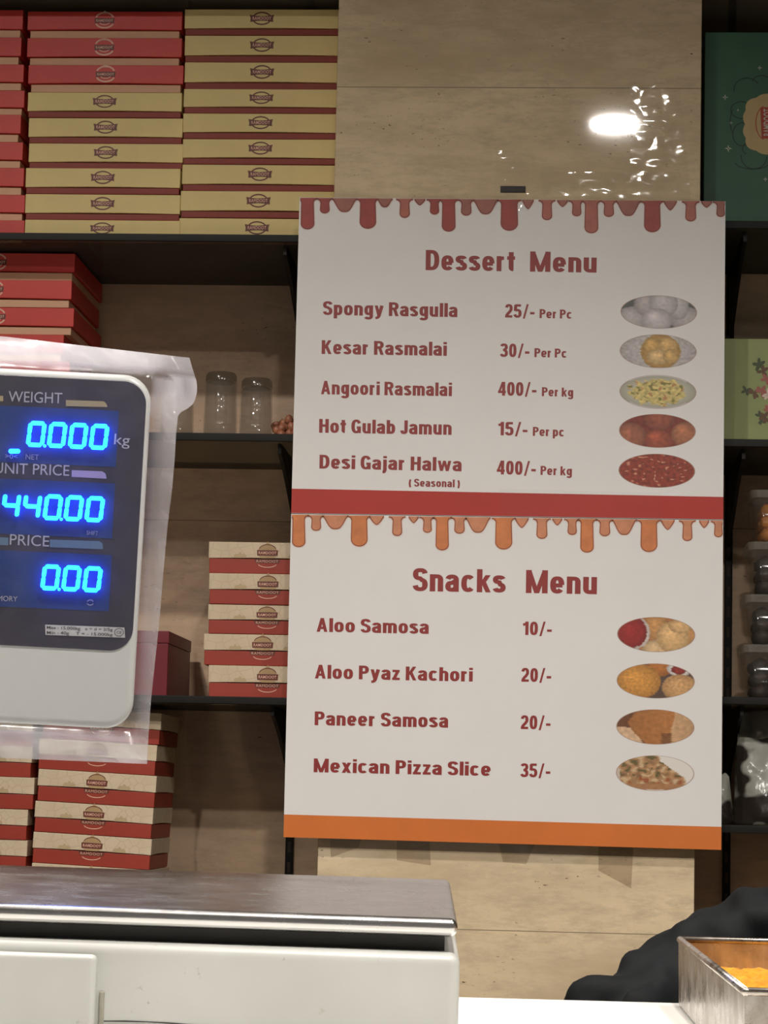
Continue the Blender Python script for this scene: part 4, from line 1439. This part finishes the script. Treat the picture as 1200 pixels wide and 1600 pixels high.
win(-225, 186, 638, 726)
win(-230, 180, 752, 838)
win(-235, 175, 864, 952)

SEGS = {'0': 'abcdef', '4': 'fgbc'}


def digit(mb, ch, x, y, W=21.8, H=33.8, slant=0.13, w=7.0, dot=False):
    """seven lit strokes; (x, y) = left end of the baseline in the picture"""
    def tr_(u, v):
        return (x + u + v * slant - 0.0, y - v + u * 0.045)
    m_ = w / 2
    S = {'a': ((m_, H), (W - m_, H)), 'b': ((W, H - m_), (W, H / 2 + m_ * .8)), 'c': ((W, H / 2 - m_ * .8), (W, m_)), 'd': ((m_, 0), (W - m_, 0)), 'e': ((0, H / 2 - m_ * .8), (0, m_)), 'f': ((0, H - m_), (0, H / 2 + m_ * .8)), 'g': ((m_, H / 2), (W - m_, H / 2))}
    for s in SEGS[ch]:
        (a0, b0), (a1, b1) = S[s]
        capsule(mb, a0, b0, a1, b1, w, tr_)
    if dot:
        capsule(mb, W + 4.5, -1, W + 4.8, -1, 5.0, tr_)


def capsule(mb, a0, b0, a1, b1, w, tr_):
    L = math.hypot(a1 - a0, b1 - b0) or 1
    ux, uy = (a1 - a0) / L, (b1 - b0) / L
    pts = []
    for i in range(7):
        t = -PI / 2 + PI * i / 6
        pts.append((a1 + w / 2 * (math.cos(t) * ux - math.sin(t) * uy), b1 + w / 2 * (math.cos(t) * uy + math.sin(t) * ux)))
    for i in range(7):
        t = PI / 2 + PI * i / 6
        pts.append((a0 + w / 2 * (math.cos(t) * ux - math.sin(t) * uy), b0 + w / 2 * (math.cos(t) * uy + math.sin(t) * ux)))
    pp = [tr_(*p) for p in pts]
    mb.prism([P(a, b, e - 0.0042) for a, b in pp], [P(a, b, e - 0.0002) for a, b in pp])


def row(s, x, y, dots=()):
    for i, ch in enumerate(s):
        mb = MB()
        digit(mb, ch, x + 32.7 * i, y + 1.45 * i, dot=(i in dots))
        mb.build('lit_digit', M_SEG, hs)


row('0000', 43.6, 694.6, (0,))
row('44000', 4.1, 806.2, (2,))
row('000', 66, 918.7, (0,))
mb = MB(); capsule(mb, 17, 0, 28, 0, 7.5, lambda u, v: (u, 705 - v)); mb.build('lit_marker', M_SEG, hs)

mb = MB()
fe = on_plane(e - 0.0005)
fe2 = on_plane(e - 0.0007)
put_text(mb, 'WEIGHT', 13, 97, 627.5, 630.5, 16.5, fe, 0)
put_text(mb, 'UNIT PRICE', -9, 108, 739, 743.5, 16.5, fe, 0)
put_text(mb, 'PRICE', 15, 76.5, 851, 854, 16.5, fe, 0)
put_text(mb, 'kg', 178, 202.5, 694, 696, 16.5, fe, 0)
put_text(mb, 'NET', 40, 60.5, 717.5, 718.5, 8, fe2, 0)
put_text(mb, '>0<', 8, 27, 716, 717, 7, fe2, 0)
put_text(mb, 'SHIFT', 135, 153, 835.5, 836.5, 6.5, fe2, 0)
put_text(mb, 'MEMORY', -18, 27, 938, 940, 8, fe, 0)
for a0 in (20, 200):
    px_arc(mb, 141, 941.5, 5, 4, a0, a0 + 140, 1.6, fe2, 0)
px_poly(mb, [(103, 625), (162, 627), (166, 630.5), (168, 636), (103, 634.5)], fe, 1)
px_poly(mb, [(-60, 616), (5, 618.5), (5, 627), (-60, 625)], fe, 1)
px_poly(mb, [(112, 734.5), (160, 736.5), (165, 740), (166.5, 748), (112, 745)], fe, 2)
px_poly(mb, [(78, 843), (155, 845.5), (160, 849), (161, 858), (78, 855)], fe, 3)
px_poly(mb, [(-80, 836), (13, 840), (13, 852), (-80, 849)], fe, 3)
mb.build('panel_lettering', [M_PRT, M_OLIVE, M_LILAC, M_TEAL], hs, merge=False)
mb = MB()
px_poly(mb, [(70.5, 976), (194.5, 980.5), (195.5, 996.5), (71, 992)], fe, 0)
put_text(mb, 'Max : 15.000kg   e = d = 2/5g', 73, 176, 982.5, 986, 4.6, fe2, 1, 0.01)
put_text(mb, 'Min : 40g    T = - 15.000kg', 73, 176, 990.5, 994, 4.6, fe2, 1, 0.01)
px_arc(mb, 186, 988, 7, 6, 0, 360, 1.0, fe2, 1)
put_text(mb, 'CE', 182, 190, 990, 990.3, 4, fe2, 1, 0.01)
mb.build('rating_sticker', [M_STICK, M_INK], hs, merge=False)

# ------------------------------------------------------------------ plastic bag over the display
M_BAG = film_mat('milky_plastic_bag', (0.74, 0.73, 0.80), 'haze', gloss=0.035, rough=0.22)  # film tinted cool to stand for the blue cast of the display
RE = [(520, 296), (545, 303), (558, 307.5), (575, 308), (592, 304), (602, 297), (610, 284), (618, 278), (650, 275), (690, 273), (740, 269), (800, 262), (870, 256), (960, 249), (1040, 241), (1090, 236), (1150, 232), (1196, 230)]


def redge(y):
    for (y0, x0), (y1, x1) in zip(RE, RE[1:]):
        if y <= y1:
            t = max(0, (y - y0) / (y1 - y0))
            return x0 + (x1 - x0) * t
    return RE[-1][1]


vs, hz, fs = [], [], []
NS, NT = 72, 96
Ym = YD + 0.020
for side in (0, 1):
    for j in range(NT + 1):
        t = j / NT
        for i in range(NS + 1):
            s = i / NS
            ynom = 520 + t * 676
            x0 = -345 + 6 * math.sin(ynom / 70)
            x1 = redge(ynom)
            s2 = s if s < .5 else s
            x = x0 + (x1 - x0) * s2
            ytop = 525 + 0.115 * max(0, x) * (1 if x < 308 else 1)
            if x < 0:
                ytop = 525 - x * 0.01
            ybot = 1184 + 0.042 * x
            y = ytop + (ybot - ytop) * t
            # distance outside the housing decides how far the sheet has come back to the seam
            xs, ys = x + 45 + (y - 850) * .058, y - 850 - (x + 45) * .052
            dx = max(0, abs(xs) - hx) / 40.0
            dy = max(0, (-hy - ys) / 46.0) if ys < 0 else max(0, (ys - hy) / 60.0)
            out = min(1, math.hypot(dx, dy))
            k = noise.noise(Vector((x * .012, y * .009, 3.0 + side * 5))) * .5 + noise.noise(Vector((x * .035 + y * .012, y * .016 - x * .01, 8.0 + side))) * .3
            ridge = abs(noise.noise(Vector((x * .022 - y * .012, y * .020, 21.0)))) * 1.2
            if side == 0:
                Yb = (YD - 0.0085) * (1 - out) + (Ym - 0.001) * out
                Yp = Yb - 0.004 * (k * (0.3 + out)) - 0.004 * out * (ridge - .3) * (1 - (1 if t in (0, 1) or s in (0, 1) else 0))
            else:
                Yb = (YD + 0.053) * (1 - out) + (Ym + 0.001) * out
                Yp = Yb + 0.004 * k
            vs.append(P(x, y, Yp))
            o_ = min(1, out * 1.6)
            fold = 0.03 * max(0, 1 - ridge * 5)
            if ys > hy:
                h = 0.035 + 0.38 * min(1, (ys - hy) / 14)
            elif ys < -hy:
                h = 0.035 + 0.30 * min(1, (-hy - ys) / 14)
            else:
                h = 0.035 + 0.25 * o_ + 0.03 * max(0, k)
                if xs > hx and ys < -200:
                    h += 0.16 * min(1, (-200 - ys) / 30)
            hz.append(max(0.02, h + fold * (0.5 + 2 * o_)) if side == 0 else (0.02 + 0.21 * o_ if out > 0 else 0.02))
n0 = (NS + 1) * (NT + 1)
for sd in range(2):
    for j in range(NT):
        for i in range(NS):
            a = sd * n0 + j * (NS + 1) + i
            f = (a, a + NS + 1, a + NS + 2, a + 1)
            fs.append(f if sd == 0 else f[::-1])
o = MB().add(vs, fs, 0, True).build('plastic_bag', M_BAG, merge=False)
at = o.data.attributes.new('haze', 'FLOAT', 'POINT')
for i, h in enumerate(hz):
    at.data[i].value = h
tag(o, 'milky plastic bag pulled over the scale display', 'plastic bag')

# ------------------------------------------------------------------ sweet tray
M_TRAY, nt, b = new_mat('stained_tray_steel')
b.inputs['Metallic'].default_value = 1.0
v = coords(nt)
nt.links.new(ramp(nt, noise_tex(nt, coords(nt, (1, 1, .5)), 55, 5, .65), [(0.35, (0.36, 0.31, 0.26)), (0.6, (0.58, 0.54, 0.50))]), b.inputs['Base Color'])
nt.links.new(ramp(nt, noise_tex(nt, v, 40, 5), [(0.35, (0.22, 0.22, 0.22)), (0.7, (0.42, 0.42, 0.42))]), b.inputs['Roughness'])
bl = PZ(1059, 1572, CT)                       # far left bottom corner
zr = P(1059, 1465, bl.y).z
fl = PZ(1163, 1546, zr)                       # near left rim corner
w = Vector((fl.x - bl.x, fl.y - bl.y, 0))
LT = w.length
ux = Vector((-w.y, w.x, 0)).normalized()      # along the tray's width
if ux.x < 0:
    ux = -ux
uy = -w.normalized()                          # from near to far
WT = 0.30
near = Vector((fl.x, fl.y, CT + 0.001))
TM = Matrix((ux.to_4d(), uy.to_4d(), Vector((0, 0, 1, 0)), Vector((0, 0, 0, 1)))).transposed()
TM = Matrix.Translation(near) @ Matrix(((ux.x, uy.x, 0, 0), (ux.y, uy.y, 0, 0), (0, 0, 1, 0), (0, 0, 0, 1)))
TH = zr - CT - 0.001
tray = thing('sweet_tray', 'open steel tray of orange sweet on the counter corner', 'tray', near + (TM.to_3x3() @ Vector((WT / 2, LT / 2, 0))))
mb = MB()
tk = 0.0018


def tr_ring(ins, z):
    return [TM @ Vector(p) for p in ((ins, ins, z), (WT - ins, ins, z), (WT - ins, LT - ins, z), (ins, LT - ins, z))]


lv = [tr_ring(0.0006, 0), tr_ring(0, TH - .002), tr_ring(tk, TH - .002), tr_ring(tk + .0006, tk)]
for A, C in zip(lv, lv[1:]):
    mb.add(A + C, [(i, (i + 1) % 4, 4 + (i + 1) % 4, 4 + i) for i in range(4)])
mb.add(lv[0], [(3, 2, 1, 0)]); mb.add(lv[-1], [(0, 1, 2, 3)])
mb.build('tray_pan', M_TRAY, tray)
mb = MB()
cs = [TM @ Vector(p) for p in ((0.001, 0.001, TH - .0012), (WT - .001, 0.001, TH - .0012), (WT - .001, LT - .001, TH - .0012), (0.001, LT - .001, TH - .0012))]
for i in range(4):
    mb.tube([cs[i], cs[(i + 1) % 4]], 0.0022, 10)
    mb.ball(cs[i], 0.0023, 6)
mb.build('rolled_rim', M_TRAY, tray)
M_SWEET = mat('orange_sweet_crumble', (0.56, 0.22, 0.014), 0.45, var=0.35, scale=160, bump=0.5)
vs, fs = [], []
n = 90
for j in range(n + 1):
    for i in range(n + 1):
        a, b_ = i / n, j / n
        x, y = 0.0026 + (WT - 0.0052) * a, 0.0026 + (LT - 0.0052) * b_
        hgt = 0.020 + 0.017 * math.sin(PI * min(1, a * 1.5)) ** .8 * math.exp(-((b_ - .22) / .30) ** 2) + 0.003 * b_
        d = abs(noise.noise(Vector((x * 130, y * 130, 1)))) * .005 + abs(noise.noise(Vector((x * 320, y * 320, 5)))) * .003
        vs.append(TM @ Vector((x, y, min(hgt + d, TH + .006))))
for j in range(n):
    for i in range(n):
        a = j * (n + 1) + i
        fs.append((a, a + 1, a + n + 2, a + n + 1))
bot = len(vs)
o = MB().add(vs, fs, 0, True)
rim_ids = [i for i in range(n + 1)] + [j * (n + 1) + n for j in range(1, n + 1)] + [n * (n + 1) + i for i in range(n - 1, -1, -1)] + [j * (n + 1) for j in range(n - 1, 0, -1)]
inv = TM.inverted()
low = []
for i in rim_ids:
    p = inv @ Vector(o.v[i]); p.z = tk + 0.0003; low.append(TM @ p)
o.add([o.v[i] for i in rim_ids] + low, [(i, (i + 1) % len(low), len(low) + (i + 1) % len(low), len(low) + i) for i in range(len(low))])
o.add(low, [tuple(range(len(low) - 1, -1, -1))])
o = o.build('orange_sweet', M_SWEET)
tag(o, 'heap of crumbly orange sweet inside the steel tray', 'sweet', kind='stuff')

# ------------------------------------------------------------------ person seated behind the counter
M_JACKET = mat('black_padded_jacket', (0.0065, 0.0075, 0.0085), 0.75, var=0.35, scale=26, spec=0.14, bump=0.35)
M_SKIN = mat('brown_skin', (0.36, 0.19, 0.11), 0.5, var=0.06, scale=20)
M_HAIR = mat('black_hair', (0.012, 0.010, 0.009), 0.8, var=0.4, scale=160, bump=0.8, spec=0.15)
M_TROUS = mat('dark_trousers', (0.03, 0.03, 0.04), 0.8, var=0.15)


def remesh(o, voxel, smooth_it=6):
    md = o.modifiers.new('one_skin', 'REMESH'); md.mode = 'VOXEL'; md.voxel_size = voxel; md.use_smooth_shade = True
    sm = o.modifiers.new('relax', 'SMOOTH'); sm.iterations = smooth_it; sm.factor = 0.5
    return o


YP = CAM_P.y + 2.02
px0 = 0.47
per = thing('person', 'person in a black padded jacket seated behind the counter, arm lowered to its edge', 'person', (px0, YP + 0.12, 0))
# jacket: torso, near sleeve with its folds, far sleeve
mb = MB()
mb.tube([(px0, YP + .13, .56), (px0, YP + .13, .68), (px0, YP + .12, .84), (px0, YP + .10, .98), (px0, YP + .09, 1.07), (px0, YP + .09, 1.14)], [.165, .175, .175, .165, .13, .075], 24)
sh, el = Vector((px0 - .20, YP + .06, 1.080)), Vector((.020, YP + .0, .968))


def sleeve(pts, r0, r1, folds):
    """a tube along pts whose radius swells between the creases"""
    P_, R_ = [], []
    N = 60
    for i in range(N + 1):
        t = i / N
        k = t * (len(pts) - 1); a = min(int(k), len(pts) - 2); u = k - a
        P_.append(pts[a].lerp(pts[a + 1], u))
        R_.append((r0 + (r1 - r0) * t) * (1 + folds * (abs(math.sin(t * PI * 4.0 + .3)) - .6)))
    mb.tube(P_, R_, 24)


folds = [(952, 1600, 80, 0), (1035, 1570, 84, .01), (1088, 1530, 88, .02), (1140, 1505, 90, .03), (1192, 1478, 95, .04), (1300, 1470, 105, .06)]
fc = [(P(a, b_, YP + c), k / FOCAL * (YP + c + CAM_D)) for a, b_, k, c in folds]
for (p0, r0), (p1, r1) in zip(fc, fc[1:]):
    mb.tube([p0, p1], [r0 * .74, r1 * .74], 24)
for p0, r0 in fc:
    mb.ball(p0, r0, 16)
el = fc[0][0]
mb.tube([fc[-1][0], Vector((px0 - .05, YP + .08, 1.03))], [fc[-1][1], .10], 24)
wr = Vector((.20, YP - .06, .82))
sleeve([el, el.lerp(wr, .5), wr], .064, .046, .12)
sh2, el2, wr2 = Vector((px0 + .20, YP + .06, 1.07)), Vector((px0 + .30, YP + .0, .86)), Vector((px0 + .12, YP - .07, .76))
sleeve([sh2 - Vector((.06, -.02, 0)), sh2, sh2.lerp(el2, .5), el2], .083, .066, .12)
mb.ball(el2, .066, 12)
sleeve([el2, el2.lerp(wr2, .5), wr2], .064, .046, .12)
jk = mb.build('jacket', M_JACKET, per, merge=False)
remesh(jk, 0.005, 2)
tx = bpy.data.textures.new('sleeve_folds', 'CLOUDS'); tx.noise_scale = 0.045; tx.noise_depth = 1
dm = jk.modifiers.new('folds', 'DISPLACE'); dm.texture = tx; dm.texture_coords = 'LOCAL'; dm.strength = 0.026; dm.mid_level = 0.55
mb = MB().tube([(px0, YP + .09, 1.11), (px0, YP + .085, 1.145), (px0, YP + .085, 1.175)], [.088, .080, .072], 24)
mb.build('collar', M_JACKET, per)
# body: neck, head, hands
mb = MB()
hd = Vector((px0, YP + .07, 1.315))
mb.tube([(px0, YP + .09, 1.06), (px0, YP + .085, 1.16), (px0, YP + .08, 1.25)], [.060, .056, .058], 20)
mb.ball(hd + Vector((0, .02, .02)), .098, 16, 0, (.80, 1.0, 1.12))
mb.ball(hd + Vector((0, -.015, -.055)), .070, 14, 0, (.86, .90, .98))
mb.ball(hd + Vector((0, -.070, -.105)), .022, 10, 0, (1.2, 1, .9))
mb.tube([hd + Vector((0, -.078, .015)), hd + Vector((0, -.094, -.018)), hd + Vector((0, -.100, -.032))], [.008, .012, .015], 12)
for sx in (-1, 1):
    mb.ball(hd + Vector((sx * .080, .022, -.012)), .026, 10, 0, (.35, .75, 1.25))
    mb.ball(hd + Vector((sx * .038, -.050, -.034)), .027, 8, 0, (1, .9, 1))
    mb.tube([hd + Vector((sx * .055, -.070, .030)), hd + Vector((sx * .020, -.082, .034))], [.008, .009], 10)
mb.tube([hd + Vector((-.022, -.080, -.066)), hd + Vector((0, -.089, -.064)), hd + Vector((.022, -.080, -.066))], [.005, .008, .005], 10)
mb.tube([hd + Vector((-.020, -.078, -.076)), hd + Vector((0, -.087, -.077)), hd + Vector((.020, -.078, -.076))], [.005, .008, .005], 10)


def hand(wr_, d, side):
    d = d.normalized()
    acr = d.cross(Vector((0, 0, 1))).normalized() * side
    dn = d.cross(acr).normalized()
    if dn.z > 0:
        dn = -dn
    pal = wr_ + d * .045
    mb.tube([wr_ - d * .04, wr_ + d * .01], [.027, .026], 14)
    for k in range(4):
        base = wr_ + d * .03 + acr * (k - 1.5) * .018
        mb.tube([wr_ + acr * (k - 1.5) * .008, base, wr_ + d * .085 + acr * (k - 1.5) * .0195], [.015, .015, .011], 10)
        Lf = (.062, .072, .068, .052)[k]
        b0 = wr_ + d * .085 + acr * (k - 1.5) * .0195
        b1 = b0 + d * Lf * .45 + dn * .006
        b2 = b1 + d * Lf * .30 + dn * .012
        b3 = b2 + d * Lf * .18 + dn * .014
        mb.tube([b0, b1, b2, b3], [.0095, .009, .0082, .0068], 10)
    t0 = wr_ + d * .02 - acr * .026
    t1 = t0 + d * .03 - acr * .022 + dn * .006
    t2 = t1 + d * .026 - acr * .008 + dn * .006
    mb.tube([wr_ + d * .012 - acr * .012, t0, t1, t2], [.015, .014, .0105, .0085], 10)


hand(wr, wr - el, 1)
hand(wr2, wr2 - el2, -1)
bd = mb.build('body', M_SKIN, per, merge=False)
remesh(bd, 0.0035, 9)
for sx in (-1, 1):
    ey = MB().ball(hd + Vector((sx * .032, -.0690, .012)), .0120, 10, 0, (1.15, 1, .72))
    ey.ball(hd + Vector((sx * .032, -.0775, .012)), .0050, 8, 1)
    ey.build('eye', [mat('eye_white', (0.75, 0.72, 0.68), 0.2, var=0.02), mat('eye_brown', (0.03, 0.015, 0.01), 0.15)], bd, merge=False)
mb = MB()
n = 20
vs, fs = [], []
for i in range(n + 1):
    th = PI * .62 * i / n
    for j in range(2 * n):
        ph = PI * j / n
        front = max(0, -math.sin(ph))
        tt = th * (1 - .42 * front)
        d = Vector((math.sin(tt) * math.cos(ph) * .84, math.sin(tt) * math.sin(ph) * 1.03, math.cos(tt) * 1.15))
        vs.append(hd + Vector((0, .024, .022)) + d * (.1035 + .002 * noise.noise(d * 14)))
for i in range(n):
    for j in range(2 * n):
        fs.append((i * 2 * n + j, (i + 1) * 2 * n + j, (i + 1) * 2 * n + (j + 1) % (2 * n), i * 2 * n + (j + 1) % (2 * n)))
hr = MB().add(vs, fs, 0, True).build('hair', M_HAIR, per)
sd = hr.modifiers.new('thick', 'SOLIDIFY'); sd.thickness = 0.006; sd.offset = 1
mb = MB()
for sx in (-1, 1):
    hp, kn, an = Vector((px0 + sx * .09, YP + .12, .56)), Vector((px0 + sx * .13, YP - .16 + .0, .50)), Vector((px0 + sx * .12, YP - .08, .08))
    mb.tube([hp + Vector((0, .04, .02)), hp, hp.lerp(kn, .5), kn], [.085, .088, .076, .062], 18)
    mb.ball(kn, .062, 10)
    mb.tube([kn, kn.lerp(an, .35), an], [.060, .058, .046], 18)
mb.ball((px0, YP + .13, .57), .15, 14, 0, (1.1, .9, .55))
remesh(mb.build('trousers', M_TROUS, per, merge=False), 0.008, 4)
for sx in (-1, 1):
    a = Vector((px0 + sx * .12, YP - .07, .035))
    mb = MB().tube([a + Vector((0, .03, .005)), a + Vector((0, -.04, .0)), a + Vector((0, -.13, -.004)), a + Vector((0, -.17, -.008))], [.036, .040, .038, .022], 16)
    mb.build('shoe', M_BLACK, per)
st = thing('stool', 'black stool under the seated person behind the counter', 'stool', (px0, YP + .14, 0))
MB().lathe([(0.0001, .43), (.165, .43), (.17, .422), (.17, .405), (.16, .40), (.0001, .40)], (px0, YP + .14, 0), 32).build('seat', M_BLACK, st)
for sx in (-1, 1):
    for sy in (-1, 1):
        MB().tube([(px0 + sx * .10, YP + .14 + sy * .10, .402), (px0 + sx * .15, YP + .14 + sy * .15, 0.0)], .012, 12).build('leg', M_RAIL, st)
bpy.context.view_layer.update()
